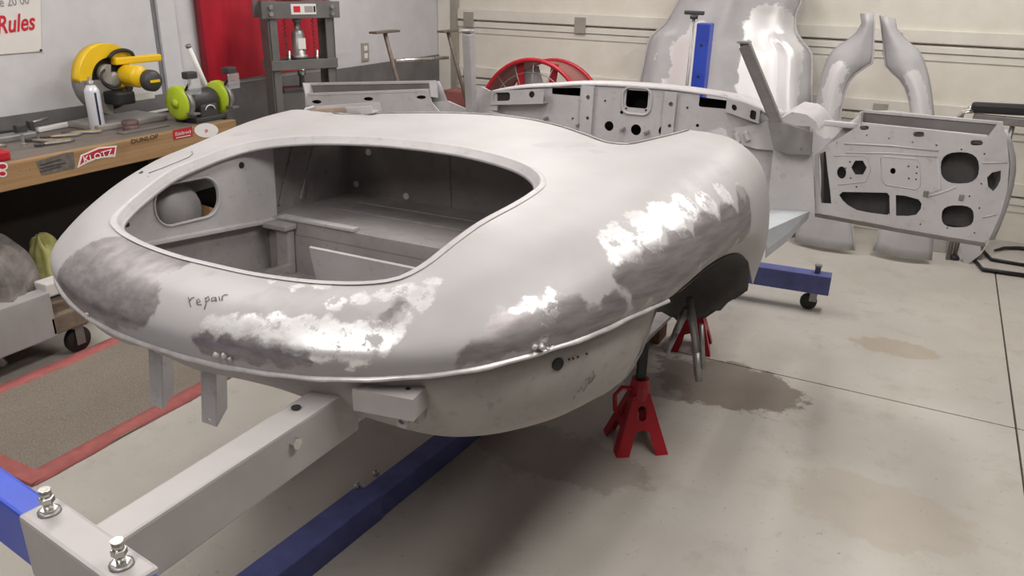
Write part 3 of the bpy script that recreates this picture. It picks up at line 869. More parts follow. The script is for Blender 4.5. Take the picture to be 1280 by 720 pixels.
# sloped front end of the right sill (bluish grey)
M_SILLB = simple('blue_grey_primer', srgb(176, 180, 184), .5, 0, .08, 10)
a, b, c, d = car_z(1014, 258, .50), car_v(1012, 268, 1.33), car_v(958, 310, .62), car_v(960, 268, .95)
mb = MB(); P = [car_v(963, 262, 1.33), car_v(1012, 264, 1.33), car_v(985, 292, .92), car_v(958, 312, .60), car_v(958, 288, .62)]
mb.add(P + [p - Vector((0, 0, .03)) for p in P], [(0, 1, 2, 3, 4), (9, 8, 7, 6, 5)] + [(i, (i + 1) % 5, 5 + (i + 1) % 5, 5 + i) for i in range(5)])
mb.build('sill_front', M_SILLB, car)
# ---- doors
M_SLOT = primer_material('shaded_slot_primer', srgb(104, 100, 100), srgb(122, 117, 117), .65, .2)  # darker primer copy; the slot's shadow is put into the colour
RP0 = Vector((.885, 1.36, .5)); RDIR = Vector((1, -.10, -.0)).normalized()
RN = Vector((-RDIR.y, RDIR.x, 0))            # forward side of the door
def rd(zx, zy):
    """right door: position in a magnified crop -> (along, up) on the door's inner face"""
    p = car_hit(960 + zx / 2.572, 120 + zy / 2.572, RP0, RN)
    return ((p - RP0).dot(RDIR), p.z - RP0.z)
R2 = lambda L: [rd(*q) for q in L]
def ell(zx, zy, rx, ry, n=14, p=2.0):
    L = []
    for i in range(n):
        a = 2 * math.pi * i / n; c, s = math.cos(a), math.sin(a)
        L.append((zx + rx * abs(c) ** (2 / p) * (1 if c > 0 else -1), zy + ry * abs(s) ** (2 / p) * (1 if s > 0 else -1)))
    return R2(L)
INNER = [(150,190),(187,160),(240,128),(296,92),(400,98),(550,112),(705,132),(742,84),(754,84),(768,140),(776,220),(770,300),(748,380),(712,460),(690,470),(560,448),(400,420),(250,392),(152,374)]
HOLES = [ell(310,102,15,7,12,3), ell(485,123,18,8.5,12,3), ell(671,150,20,9,12,3), ell(237,246,15,20), ell(293,230,25,26,6), ell(402,241,9,10),
  ell(617,231,62,51,20,2.6), ell(610,387,52,36,18,2.8),
  R2([(229,318),(240,308),(300,309),(384,311),(391,320),(392,384),(330,376),(285,367),(258,352),(240,336)]),
  R2([(411,318),(440,320),(484,332),(494,345),(492,362),(476,382),(450,386),(412,385)]),
  R2([(704,262),(720,246),(749,239),(748,268),(738,290),(724,306),(708,292)]),
  R2([(163,186),(186,178),(192,240),(200,300),(204,346),(172,344),(164,280)])]
for x, y in ((222,150),(318,126),(390,136),(465,148),(542,158),(622,172),(696,186),(480,228),(452,226),(478,248),(453,265),(476,268),(266,264),(250,232),(264,212),(285,292),(302,400),(388,382),(490,412),(577,424),(664,440),(680,360),(648,322),(686,282)):
    HOLES.append(ell(x, y, 3.2, 3.2, 6))
def make_door(name, P0, DIR, N, inner, holes, flip, lab):
    """door > inner_panel (pierced), outer_skin, top channel, pressings"""
    d = MB().plate(inner, holes, P0, DIR, (0, 0, 1), .006).build(name, M_PRIMER, car)
    d['label'] = lab
    W = lambda a, b, off: P0 + DIR * a + Vector((0, 0, b)) + N * off
    return d, W
door, W = make_door('door_shell', RP0, RDIR, RN, R2(INNER), HOLES, 1, 'right-hand door swung wide open, pierced inner panel facing the tail')
# outer skin: bowed sheet beyond the inner panel, wider than it at the trailing end
rows = []
edge_t = R2([(152,186),(300,58),(520,66),(742,92),(764,112)])
edge_b = R2([(152,378),(300,402),(520,440),(700,474),(722,470)])
trail = R2([(764,112),(784,165),(792,220),(788,275),(772,340),(748,408),(722,468)])
nt = 9
for k in range(nt):
    f = k / (nt - 1)
    bow = .05 + .05 * math.sin(math.pi * (f * .8 + .1))
    top, bot = spline(edge_t, 12), spline(edge_b, 12)
    r = [W(top[i][0] * (1 - f) + bot[i][0] * f, top[i][1] * (1 - f) + bot[i][1] * f, bow) for i in range(11)]
    tr = spline(trail, nt)[k]
    r.append(W(tr[0], tr[1], bow * .85)); r.append(W(tr[0] + .004, tr[1], bow * .5)); r.append(W(tr[0] - .012, tr[1], .012))
    rows.append(r)
mb = MB(); mb.grid(rows); o = mb.build('outer_skin', M_PRIMER, door)
m = o.modifiers.new('sheet', 'SOLIDIFY'); m.thickness = .002
# closing strips: bottom (dark) and front
bot = R2([(150,376),(250,394),(400,422),(560,450),(700,472)])
mb = MB(); mb.grid([[W(a, b, 0) for a, b in bot], [W(a, b - .018, .012) for a, b in bot], [W(a, b - .014, .09) for a, b in bot]]); mb.build('bottom_rail', M_STEEL_DULL, door)
fr = R2([(150,376),(150,300),(150,190)])
mb = MB(); mb.grid([[W(a, b, 0) for a, b in fr], [W(a, b, .06) for a, b in fr]]); mb.build('hinge_face', M_PRIMER, door)
# window slot along the top
s0, s1 = R2([(300,52),(752,92)]); 
tl, trr = R2([(298,86),(706,128)])
mb = MB(); mb.bar(W(s0[0], s0[1], .055), W(s1[0], s1[1], .055), .006, .012, ch=.002); mb.build('slot_rail', M_PRIMER, door)
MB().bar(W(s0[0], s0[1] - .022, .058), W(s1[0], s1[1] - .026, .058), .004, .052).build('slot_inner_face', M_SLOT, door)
mb = MB(); mb.bar(W(tl[0], tl[1] - .004, .012), W(trr[0], trr[1] - .004, .012), .012, .010, ch=.002); mb.build('slot_lip', M_PRIMER, door)
mb = MB(); mb.bar(W(tl[0], tl[1] - .03, .03), W(trr[0], trr[1] - .03, .03), .05, .006); mb.build('slot_floor', M_SOUND, door)
a, b = R2([(296,52),(296,92)]); MB().bar(W(a[0], a[1], .03), W(b[0], b[1] - .02, .03), .006, .06, up=RN).build('slot_end', M_PRIMER, door)
# tab towards the hinge
a, b = R2([(172,86),(292,98)]); mb = MB(); mb.bar(W(a[0], a[1] - .004, .05), W(b[0], b[1] - .004, .05), .03, .022, ch=.006); mb.build('quarter_light_channel', M_PRIMER, door)
# pressed outlines
def press(L, r=.0035, closed=True):
    r *= .8; pts = [W(*rd(*q), -.0025) for q in L]
    MB().tube(pts, r, 6, closed=closed).build('pressed_bead', M_PRIMER, door)
press([(360,200),(375,194),(480,203),(490,215),(488,290),(475,300),(380,285),(368,272)])
press([(212,192),(310,190),(322,205),(330,240),(312,275),(225,285)], closed=False)
press([(245,152),(400,160),(548,176)], .005, False); press([(250,182),(400,184),(545,196)], .004, False)
press([(545,196),(556,300),(500,318)], .003, False); press([(510,325),(560,310),(605,292)], .004, False)
press([(690,215),(770,214)], .004, False); press([(690,390),(735,380)], .004, False)
for q in ((508,313),(622,325)):
    p = W(*rd(*q), -.004); MB().frame_box(p, .016, .008, .022, X=RDIR, Y=RN, ch=.002).build('clip_socket', M_STEEL_DULL, door)
# dark sheet inside the door, painted shade for the openings
mb = MB(); aa = R2([(170,170),(735,150),(700,440),(170,360)]); mb.add([W(x, y, .045) for x, y in aa], [(0, 1, 2, 3)]); mb.build('cavity_shade', M_SOUND, door)
# hinges
for q in ((118,245),(126,270)):
    p = W(*rd(*q), .0); mb = MB(); mb.frame_box(p, .05, .02, .03, X=RDIR, Y=RN, ch=.004); mb.cyl(p + Vector((-.01, -.01, -.03)), p + Vector((-.01, -.01, .03)), .008, n=10); mb.build('hinge', M_STEEL_DULL, door)

# left door, seen over the tail: same pressing, shorter in view
LP0 = Vector((-.885, 1.30, .5)); LDIR = Vector((-1, -.02, 0)).normalized(); LN = Vector((0, 1, 0))
def ld(px, py):
    p = car_hit(px, py, LP0, LN); return ((p - LP0).dot(LDIR), p.z - LP0.z)
L2 = lambda L: [ld(*q) for q in L]
hl = []
for x, y in ((398.5, 127), (462, 123.5), (527, 121.5)):
    hl.append([ld(x + 6 * math.cos(a) , y + 2.4 * math.sin(a)) for a in [2 * math.pi * i / 12 for i in range(12)]])
LO = L2([(384,120),(537,115),(540,128),(558,150),(556,190),(390,196)])
ldoor = MB().plate(LO, hl, LP0, LDIR, (0, 0, 1), .006).build('door_shell', M_PRIMER, car)
ldoor['label'] = 'left-hand door swung open beyond the boot, only its slotted top edge showing'
LW = lambda a, b, off: LP0 + LDIR * a + Vector((0, 0, b)) + LN * off
a, b = L2([(381, 105.5), (537, 103)])
mb = MB(); mb.bar(LW(*a, .055), LW(*b, .055), .006, .014, ch=.002); mb.build('slot_rail', M_PRIMER, ldoor)
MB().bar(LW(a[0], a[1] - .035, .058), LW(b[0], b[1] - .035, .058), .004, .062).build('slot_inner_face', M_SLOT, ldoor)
mb = MB(); mb.bar(LW(*ld(390, 126), .03), LW(*ld(536, 121), .03), .004, .05); mb.build('slot_shade', M_SOUND, ldoor)  # dark plate added behind the slots in place of their shade
a, b = L2([(384, 118), (536, 113)])
mb = MB(); mb.bar(LW(*a, .01), LW(*b, .01), .014, .014, ch=.002); mb.build('slot_lip', M_PRIMER, ldoor)
mb = MB(); mb.bar(LW(a[0], a[1] - .01, .03), LW(b[0], b[1] - .01, .03), .05, .006); mb.build('slot_floor', M_SOUND, ldoor)
for q0, q1 in (((381,104),(389,132)), ((537,103),(540,122))):
    a, b = ld(*q0), ld(*q1); MB().bar(LW(*a, .03), LW(*b, .02), .006, .06, up=LN).build('slot_end', M_PRIMER, ldoor)
rows = []
for k in range(6):
    f = k / 5; z = lambda t: t
    A, B = ld(379, 104), ld(540, 102); C_, D_ = ld(384, 196), ld(556, 190)
    rows.append([LW((A[0] * (1 - i / 9) + B[0] * i / 9) * (1 - f) + (C_[0] * (1 - i / 9) + D_[0] * i / 9) * f, (A[1] * (1 - i / 9) + B[1] * i / 9) * (1 - f) + (C_[1] * (1 - i / 9) + D_[1] * i / 9) * f, .065 + .05 * math.sin(math.pi * f)) for i in range(10)])
mb = MB(); mb.grid(rows); o = mb.build('outer_skin', M_PRIMER, ldoor); m = o.modifiers.new('sheet', 'SOLIDIFY'); m.thickness = .002

# short channel with masking tape lying across the left corner of the cockpit edge
q0, q1 = car_v(388, 137, .14), car_v(470, 131, .17)
ch = thing('channel_offcut', 'short pale channel with brown tape lying on the cockpit edge by the left-hand door', 'channel', CAR @ ((q0 + q1) / 2))
qa, qb = CAR @ q0 - ch.location, CAR @ q1 - ch.location
mb = MB(); mb.bar(qa - Vector((0, 0, .022)), qb - Vector((0, 0, .022)), .05, .006); mb.bar(qa + Vector((0, .022, -.008)), qb + Vector((0, .022, -.008)), .006, .03); mb.bar(qa + Vector((0, -.022, -.012)), qb + Vector((0, -.022, -.012)), .006, .022)
mb.build('channel', M_PRIMER, ch)
MB().bar(qa.lerp(qb, .08) + Vector((0, -.0265, -.010)), qa.lerp(qb, .62) + Vector((0, -.0265, -.010)), .002, .024).build('tape', simple('brown_tape', srgb(168, 146, 128), .7, 0, .12, 30), ch)
MB().tube([qa + Vector((0, .02, .006)), qa + Vector((-.02, 0, 0)), qa + Vector((-.015, -.02, -.02)), qa + Vector((.03, -.028, -.03))], .005, 6).build('rolled_end', M_PRIMER, ch)
# ================================================================== ROTISSERIE (blue frame, grey arms)
rot = thing('body_rotisserie', 'blue and grey steel rotisserie frame holding the tail of the car shell', 'stand', (0, 0, 0))
AZ = .855                                       # top of the rear arms
# cross tube and its grey sleeve, in the foreground corner
A, B = at_z(24, 646, AZ), at_z(112, 716, AZ)     # front upper edge of the sleeve
C_, D_ = at_z(70, 620, AZ), at_z(200, 708, AZ)   # rear upper edge
ex = ((D_ - C_)).normalized(); ey = Vector((-ex.y, ex.x, 0))
wS = abs((A - C_).dot(ey)); sL = (D_ - C_).length
cen = C_ + ex * sL / 2 - ey * wS / 2
sl = MB().frame_box(cen - Vector((0, 0, .055)), sL, wS, .11, ex, ey, ch=.006).build('sleeve', M_GREYTUBE, rot)
MB().frame_box(cen - ex * .30 - Vector((0, 0, .056)), sL + .62, wS - .012, .098, ex, ey, ch=.005).build('cross_tube', M_BLUE, rot)
MB().frame_box(cen + ex * (sL / 2 + .002) - Vector((0, 0, .056)), .01, wS - .03, .08, ex, ey).build('tube_mouth', M_BLACK, rot)
for px, py in ((62, 640), (152, 706)):
    p = at_z(px, py, AZ)
    b = MB().lathe([(.012, 0), (.012, .006)], p, n=6, smooth=False).lathe([(.0065, .006), (.0065, .020)], p, n=12).lathe([(.0105, .018), (.0105, .026), (.009, .027)], p, n=6, smooth=False).build('clamp_bolt', M_ZINC, sl)
    MB().cyl(p + Vector((0, 0, .026)), p + Vector((0, 0, .040)), .008, n=14).cyl(p + Vector((0, 0, .0395)), p + Vector((0, 0, .0405)), .005, n=12).build('bolt_end', M_ZINC, b)
    MB().lathe([(.016, 0), (.016, .003), (.012, .0045)], p, n=14).build('washer', M_STEEL_DULL, b)
# right arm running to the tail
p0, p1 = at_z(140, 659, AZ), at_z(393, 498, AZ)
p0 = p0 - (p1 - p0).normalized() * .05
d = (p1 - p0).normalized(); w = (at_z(155, 670, AZ) - at_z(125, 648, AZ)).length * .98
q1 = p0 + d * ((p1 - p0).length + .085)
arm = MB().bar(p0 - Vector((0, 0, .0535)), q1 - Vector((0, 0, .0535)), w, .10, ch=.005).build('arm', M_GREYTUBE, rot)
MB().bar(q1 - d * .03 - Vector((0, 0, .047)), q1 + d * .13 - Vector((0, 0, .047)), w * .86, .088, ch=.004).build('arm_tongue', M_PRIMER, rot)
h = at_z(370, 509, AZ); MB().lathe([(.009, -.001), (.009, .0008)], h, n=14).build('bolt_hole', M_DARK, arm)
sd = Vector((d.y, -d.x, 0))
hb = hit(367, 553, p0 + sd * w / 2, sd)
MB().cyl(hb - sd * .002, hb + sd * .010, .011, n=6, smooth=False).build('side_bolt', M_ZINC, arm)
# bracket plate between the arm and the tail
def quad_prism(pix, z, th):
    P = [at_z(x, y, z) for x, y in pix]; n = len(P)
    m_ = MB(); m_.add(P + [q - Vector((0, 0, th)) for q in P], [tuple(range(n)), tuple(range(2 * n - 1, n - 1, -1))] + [(i, (i + 1) % n, n + (i + 1) % n, n + i) for i in range(n)])
    return m_
brk = quad_prism([(440, 486), (462, 478), (537, 479), (516, 500)], .884, .045).build('tail_bracket', M_GREYTUBE, rot)
hh = at_z(510, 486, .884); MB().lathe([(.005, -.001), (.005, .0008)], hh, n=10).build('bolt_hole', M_DARK, brk)
pb = at_z(503, 520, .825)
mb = MB(); mb.plate([(-.014, .035), (.014, .035), (.014, -.012), (.008, -.024), (-.008, -.024), (-.014, -.012)], [circ(0, -.010, .006, 10)], pb, d.cross(Vector((0, 0, 1))), (0, 0, 1), .008); mb.build('lug', M_PRIMER, brk)
pb2 = at_z(520, 515, .825); MB().frame_box(pb2, .03, .03, .035, ch=.006).build('lug_nut', M_STEEL_DULL, brk)
# floor rail: outer tube and thinner inner tube sliding out of it
r0, r1 = at_z(300, 735, .09), at_z(462, 612, .09)
rd_ = (r1 - r0).normalized(); rs = Vector((rd_.y, -rd_.x, 0))
MB().bar(r0 - rd_ * 1.2 - Vector((0, 0, .045)), r1 - Vector((0, 0, .045)), .095, .09, ch=.004).build('floor_rail', M_BLUE_DUSTY, rot)
e1 = r1 + rd_ * 1.3
MB().bar(r1 - rd_ * .05 + rs * .005 - Vector((0, 0, .05)), e1 + rs * .005 - Vector((0, 0, .05)), .078, .075, ch=.003).build('floor_rail_extension', M_BLUE_DUSTY, rot)
for px, py in ((447, 610), (470, 594)):
    p = at_z(px, py, .09); MB().lathe([(.011, 0), (.011, .012), (.006, .013), (.006, .024)], p, n=8, smooth=False).build('rail_bolt', M_ZINC, rot)
# front foot on castors, beyond the wheel arch
f0, f1 = at_z(940, 329, .20), at_z(1040, 344, .20)
fd = (f1 - f0).normalized(); fp = Vector((-fd.y, fd.x, 0))
ft = MB().bar(f0 - fd * .9 - Vector((0, 0, .05)), f1 - Vector((0, 0, .05)), .085, .10, ch=.004).build('front_foot', M_BLUE_DUSTY, rot)
pc = f1 - fd * .07
cs = MB().lathe([(.014, .0), (.014, .035), (.018, .036), (.018, .045)], pc, n=10).build('castor_stem', M_STEEL_DULL, rot)
mb = MB()
for s in (-1, 1): mb.frame_box(pc + fp * s * .022 + Vector((0, 0, -.125)), .035, .004, .05, fd, fp)
mb.frame_box(pc + Vector((0, 0, -.103)), .05, .05, .006, fd, fp); mb.build('castor_fork', M_STEEL_DULL, rot)
cw = pc - fd * .02; cw.z = .042
MB().lathe([(.012, -.016), (.036, -.016), (.042, -.010), (.042, .010), (.036, .016), (.012, .016)], cw, fd, (0, 0, 1), fp, 20).build('castor_wheel', M_DARK, rot)
MB().bar(e1 - rd_ * .1 - Vector((0, 0, .05)), Vector((f0.x - .3, f0.y + .02, .10)), .07, .07).build('spine_rail', M_BLUE_DUSTY, rot)
# front upright with its screw jack
py_ = 4.35
u0, u1 = at_y(866, 112, py_), at_y(871, 29, py_); u2 = at_y(888, 30, py_)
ux = (u0.x + u2.x) / 2
up = MB().box(u1.x, u2.x, py_, py_ + .09, .10, u1.z, .006).build('front_upright', M_BLUE, rot)
for z in (u1.z - .11, u1.z - .27, u1.z - .40): MB().cyl(((u1.x + u2.x) / 2, py_ - .002, z), ((u1.x + u2.x) / 2, py_ + .01, z), .007, n=10).build('pin_hole', M_DARK, up)
s0 = at_y(868, 16, py_ - .03)
mb = MB(); mb.cyl((s0.x - .005, py_ - .03, .3), (s0.x, py_ - .03, s0.z), .008, n=10); mb.build('jack_screw', M_STEEL_DULL, rot)
mb = MB(); mb.frame_box((s0.x, py_ - .03, s0.z), .105, .022, .02, ch=.006); mb.lathe([(.02, -.03), (.022, -.012)], (s0.x, py_ - .03, s0.z), n=12); mb.build('crank_bar', M_CHAR, rot)
MB().box(ux - .35, ux + .35, py_ - .04, py_ + .12, .05, .14, .004).build('front_base', M_BLUE, rot)
for sx in (-.3, .3):
    MB().lathe([(.012, -.016), (.04, -.016), (.046, -.01), (.046, .01), (.04, .016), (.012, .016)], (ux + sx, py_ + .04, .046), (1, 0, 0), (0, 0, 1), (0, 1, 0), 16).build('castor_wheel', M_DARK, rot)

# two straps hanging from the tail
for (xa, ya), (xb, yb), wd in (((194, 430), (196, 508), .042), ((260, 446), (262, 530), .044)):
    a, b = car_v(xa, ya, -.86), car_v(xb, yb, -.86)
    s_ = MB().plate([(-wd / 2, 0), (wd / 2, 0), (wd / 2, (b - a).length), (-wd / 2, (b - a).length)], [rrect(0, .018, .018, .007, .003, 3), rrect(0, (b - a).length - .012, .014, .005, .002, 3)], a, (1, 0, 0), (b - a).normalized(), .004).build('hanging_strap', M_PRIMER, car)
    MB().plate([(0, 0), (.03, 0), (.03, (b - a).length * .8), (0, (b - a).length)], [], a + Vector((wd / 2, 0, 0)), (0, 1, 0), (b - a).normalized(), .004).build('strap_web', M_PRIMER, s_)

# ================================================================== JACK STANDS
def jack_stand(loc, rz, post_h, label):
    e = thing('jack_stand', label, 'jack stand', loc, 'red jack stands under the shell'); e.rotation_euler = (0, 0, rz)
    H0 = .21
    def corner(k, f):
        sx, sy = ((1, 1), (-1, 1), (-1, -1), (1, -1))[k]
        b, t = .094, .030
        r = b + (t - b) * f
        return Vector((sx * r, sy * r, H0 * f))
    for k in range(4):
        # each side: folded sheet with an arched cut-out, leaving two legs
        k2 = (k + 1) % 4
        a, b, c, d = corner(k, 0), corner(k2, 0), corner(k2, 1), corner(k, 1)
        m_ = MB()
        o = (a + b) / 2; X = (b - a).normalized(); Yv = ((c + d) / 2 - o); hgt = Yv.length; Yv.normalize()
        hw0, hw1 = (b - a).length / 2, (c - d).length / 2
        arch = [(-hw0, 0), (-hw0 + .045, 0), (-hw0 + .060, .05), (-.028, .085), (0, .095), (.028, .085), (hw0 - .060, .05), (hw0 - .045, 0), (hw0, 0), (hw1, hgt), (-hw1, hgt)]
        m_.plate(arch, [rrect(0, .155, .030, .055, .014, 4)], o, X, Yv, .004)
        m_.build('leg_plate', M_RED, e)
    MB().lathe([(.040, H0 - .02), (.036, H0 + .03), (.030, H0 + .055)], n=12, smooth=False).build('collar', M_RED, e)
    mb = MB(); mb.frame_box((0, 0, H0 + .05 + post_h / 2 - .06), .032, .026, post_h + .12, ch=.003); mb.build('ratchet_post', M_BLACK, e)
    sad = MB(); sad.frame_box((0, 0, H0 + .05 + post_h), .075, .04, .014, ch=.003)
    for s in (-1, 1): sad.frame_box((s * .032, 0, H0 + .06 + post_h), .012, .04, .024, ch=.003)
    sad.build('saddle', M_BLACK, e)
    MB().tube([(-.03, -.01, H0 + .02), (-.07, -.015, H0 + .03), (-.095, -.015, H0 - .0), (-.09, -.015, H0 - .06), (-.065, -.01, H0 - .085)], .008, 8).build('release_handle', M_RED, e)
    return e
b = at_z(789, 562)
jack_stand((b.x - .005, b.y + .055, 0), .62, .27, 'red ratchet jack stand under the right rear corner, nearest the viewer')
b = at_z(858, 438)
jack_stand((b.x, b.y + .06, 0), .2, .16, 'red ratchet jack stand farther in, half hidden by the dangling rods')
wb = at_z(838, 432)
tag(MB().frame_box((wb.x - .13, wb.y + .04, .06), .16, .12, .12, ch=.006).build('wood_block', simple('rough_timber', srgb(124, 96, 70), .8, 0, .25, 20)), 'rough brown timber block on the floor beside the farther jack stand', 'block')

# ================================================================== MAT, FENDERS, BONNET, LOOSE PANELS
def mat_material():
    t = NT('grey_carpet'); n = t.noise(220, 2); b_ = t.noise(4, 4)
    c = t.mix(t.maprange(n, .4, .7), srgb(124, 115, 105), srgb(154, 143, 131)); c = t.mix(t.maprange(b_, .5, .7, 0, .4), c, srgb(150, 142, 132))
    t.set(Base_Color=c, Roughness=.95); t.bump(n, .4, .004); return t.m
M_MAT = mat_material(); M_MATR = simple('faded_red_binding', srgb(172, 100, 96), .9, 0, .14, 30, .2)
a, b, c, d = at_z(42, 596), at_z(292, 481), at_z(150, 426), at_z(0, 483)
mx0, mx1 = (c.x + d.x) / 2, (a.x + b.x) / 2
my0, my1 = a.y - .03, a.y + 1.75
mat = thing('floor_mat', 'worn grey carpet mat with faded red borders on the floor behind the car', 'mat', ((mx0 + mx1) / 2, my0, 0))
l = lambda x: x - (mx0 + mx1) / 2
MB().box(l(mx0), l(mx1), 0, my1 - my0, .001, .008).build('carpet', M_MAT, mat)
bw_ = .075
def strip(x, wob):
    rows = []
    for i in range(26):
        y = (my1 - my0) * i / 25; o_ = wob * math.sin(i * .9) + wob * .6 * math.sin(i * 2.3)
        rows.append([(l(x) - bw_ / 2, y, .002), (l(x) - bw_ / 2 + .004, y, .0125), (l(x) + bw_ / 2 + o_ - .004, y, .0125), (l(x) + bw_ / 2 + o_, y, .002)])
    m_ = MB(); m_.grid(rows); m_.build('red_border', M_MATR, mat)
strip(mx1 - .035, .003); strip(mx0 + .02, .006)
MB().box(l(mx0), l(mx1), -.01, .05, .0015, .0142, .003).build('red_border', M_MATR, mat)

def sheet_thing(name, rows, mat_, label, cat, base, th=.003, group=None):
    e = thing(name, label, cat, base, group)
    m_ = MB(); m_.grid([[Vector(p) - Vector(base) for p in r] for r in rows])
    o = m_.build('sheet', mat_, e); md = o.modifiers.new('sheet', 'SOLIDIFY'); md.thickness = th
    return e, o

def patchy_metal(name, blobs_, a=srgb(172, 170, 172), b=srgb(188, 186, 188), rough=.3):
    t = NT(name)
    nz = t.n('ShaderNodeTexNoise', Scale=18.0, Detail=5.0, Roughness=.65); t.l(t.coord(), nz.inputs['Vector'])
    sub = t.n('ShaderNodeVectorMath', _operation='SUBTRACT'); t.l(nz.outputs['Color'], sub.inputs[0]); sub.inputs[1].default_value = (.5, .5, .5)
    sc = t.n('ShaderNodeVectorMath', _operation='SCALE'); t.l(sub.outputs[0], sc.inputs[0]); sc.inputs['Scale'].default_value = .10
    ad = t.n('ShaderNodeVectorMath', _operation='ADD'); t.l(t.coord(), ad.inputs[0]); t.l(sc.outputs[0], ad.inputs[1])
    m_ = blobs(t, blobs_, ad.outputs[0], .006)
    n1 = t.noise(6, 4)
    t.set(Base_Color=t.mix(m_, t.ramp(n1, [(.3, a), (.7, b)]), srgb(238, 236, 236)), Metallic=t.math('MULTIPLY', m_, .35), Roughness=t.maprange(m_, 0, 1, .5, rough))
    t.bump(t.noise(4, 2), .06, .03)
    return t.m

# bonnet centre section on end against the garage door
BY = 5.15
def bp(px, py, y=BY): return at_y(px, py, y)
prof = []   # (z, half width left x, right x)
for yl, xl, xr in ((-70, 838, 972), (-30, 830, 980), (0, 822, 985), (14, 815, 979), (36, 804, 979), (52, 788, 990), (64, 783, 1001), (105, 777, 1003), (150, 772, 1006), (230, 768, 1010)):
    L, R_ = bp(xl, yl), bp(xr, yl + .02 * (xr - xl)); prof.append((L.x, R_.x, (L.z + R_.z) / 2))
zb = prof[-1][2]
prof.append((prof[-1][0] - .02, prof[-1][1] + .02, .02))
rows = []
base = Vector(((prof[-1][0] + prof[-1][1]) / 2, BY, 0))
pr = spline([(a, b, c) for a, b, c in prof], 44)
for xl, xr, z in pr:
    r = []
    for i in range(31):
        s = -1 + 2 * i / 30
        x = (xl + xr) / 2 + s * (xr - xl) / 2
        hump = .16 * (1 - s * s) + .035 * math.exp(-(s / .16) ** 2) + .05 * math.exp(-((abs(s) - .80) / .10) ** 2) * (1 if z < 1.25 else .35)
        lean = .28 * min(1, max(0, z) / 1.6)
        r.append((x, BY + .24 - hump + lean, z))
    rows.append(r)
M_BON = patchy_metal('bonnet_sheet', [(x_, .12 + .17 * z_, z_, .12) for z_ in (1.30, 1.18, 1.05, .93, .82) for x_ in (.20, .32)] + [(x_, .12 + .17 * z_, z_, r_) for x_, z_, r_ in ((-.32, 1.12, .09), (-.30, .98, .09), (-.24, 1.24, .07), (-.40, .88, .06), (-.54, 1.08, .03), (.56, 1.02, .05), (.56, .92, .05))])
e, o = sheet_thing('bonnet_panel', rows, M_BON, 'large grey car bonnet stood on end against the garage door behind the blue post', 'car panel', base)
# the edge flanges
for side in (0, -1):
    MB().tube([Vector(r[side]) - base for r in rows], .008, 6).build('edge_flange', M_PRIMER, e)

# pair of front wings leaning on the door, mirror images round a wheel-arch gap
def wing(inner, outer, label, seed):
    n = 26
    I, O = spline(inner, n), spline(outer, n)
    b_ = at_z((inner[-1][0] + outer[-1][0]) / 2, max(inner[-1][1], outer[-1][1]), 0)
    fy = b_.y
    nrm = Vector((0, -1, .06)).normalized()
    rows = []
    for i in range(n):
        f = i / (n - 1)
        A_, B_ = hit(*I[i], (0, fy, 0), nrm), hit(*O[i], (0, fy, 0), nrm)
        r = []
        for k in range(11):
            s = k / 10
            p = A_.lerp(B_, s)
            p = p + Vector((0, -1, 0)) * (.09 * math.sin(math.pi * (.15 + .85 * s) * .95) * (1 - .3 * f))
            p.z = max(p.z, .004)
            r.append(p)
        rows.append(r)
    zmid = sum(r[5].z for r in rows) / n
    mid = [r[5] for r in rows]
    base = Vector((b_.x, fy, 0))
    bl = [tuple(mid[k] - base) + (.045,) for k in (7, 8, 9, 10, 11, 12, 13)] + [tuple(rows[10][2] - base) + (.04,), tuple(rows[13][2] - base) + (.035,)]
    e, o = sheet_thing('front_wing', rows, patchy_metal('wing_sheet', bl), label, 'car panel', base, .003, 'front wings leaning on the garage door')
    MB().tube([r[0] - base for r in rows], .006, 6).build('arch_lip', M_PRIMER, e)
    return e
Zc = lambda L: [(860 + x / 3, y / 3) for x, y in L]
wing(Zc([(700,46),(699,100),(697,160),(690,240),(655,256),(620,285),(598,320),(582,375),(572,450),(575,560),(588,680),(605,790),(622,870),(626,935)]),
     Zc([(646,50),(650,90),(620,132),(560,172),(524,212),(505,270),(490,330),(478,390),(462,450),(450,560),(438,680),(425,790),(408,860),(400,905)]),
     'grey front wing leaning on the garage door, left of the pair, arch facing right', 1)
wing(Zc([(722,55),(728,100),(735,160),(745,250),(775,275),(800,300),(822,340),(836,400),(840,460),(832,560),(805,680),(765,790),(722,850),(696,935)]),
     Zc([(776,70),(782,105),(820,150),(868,190),(890,240),(904,290),(915,360),(922,430),(928,520),(930,640),(928,760),(922,860),(918,920),(914,975)]),
     'grey front wing leaning on the garage door, right of the pair, arch facing left', 2)

# loose pieces at the foot of the garage door
p = at_z(1172, 318); tag(MB().frame_box((p.x, p.y + .04, .12), .09, .012, .24, Y=Vector((0, 1, .15)).normalized(), Z=Vector((0, -.15, 1)).normalized(), ch=.004).build('metal_offcut', M_BARE), 'small shiny steel offcut upright on the floor beneath the open door', 'metal piece')
p = at_z(1192, 324)
st = thing('support_leg', 'thin grey steel leg with dark foot beneath the trailing end of the open door', 'stand', (p.x, p.y, 0))
MB().cyl((0, 0, .02), (0, .03, .42), .014, n=10).build('tube', M_STEEL_DULL, st); MB().lathe([(.03, 0), (.03, .014), (.018, .03)], n=12).build('rubber_foot', M_DARK, st)
P = [at_z(1203, 312), at_z(1232, 332)]
tri = [hit(x, y, (0, at_z(1225, 332).y, 0), Vector((0, -1, .12)).normalized()) for x, y in ((1198, 296), (1240, 298), (1226, 318), (1205, 334), (1203, 320))]
bs = Vector((tri[3].x, tri[3].y, 0)); n_ = len(tri)
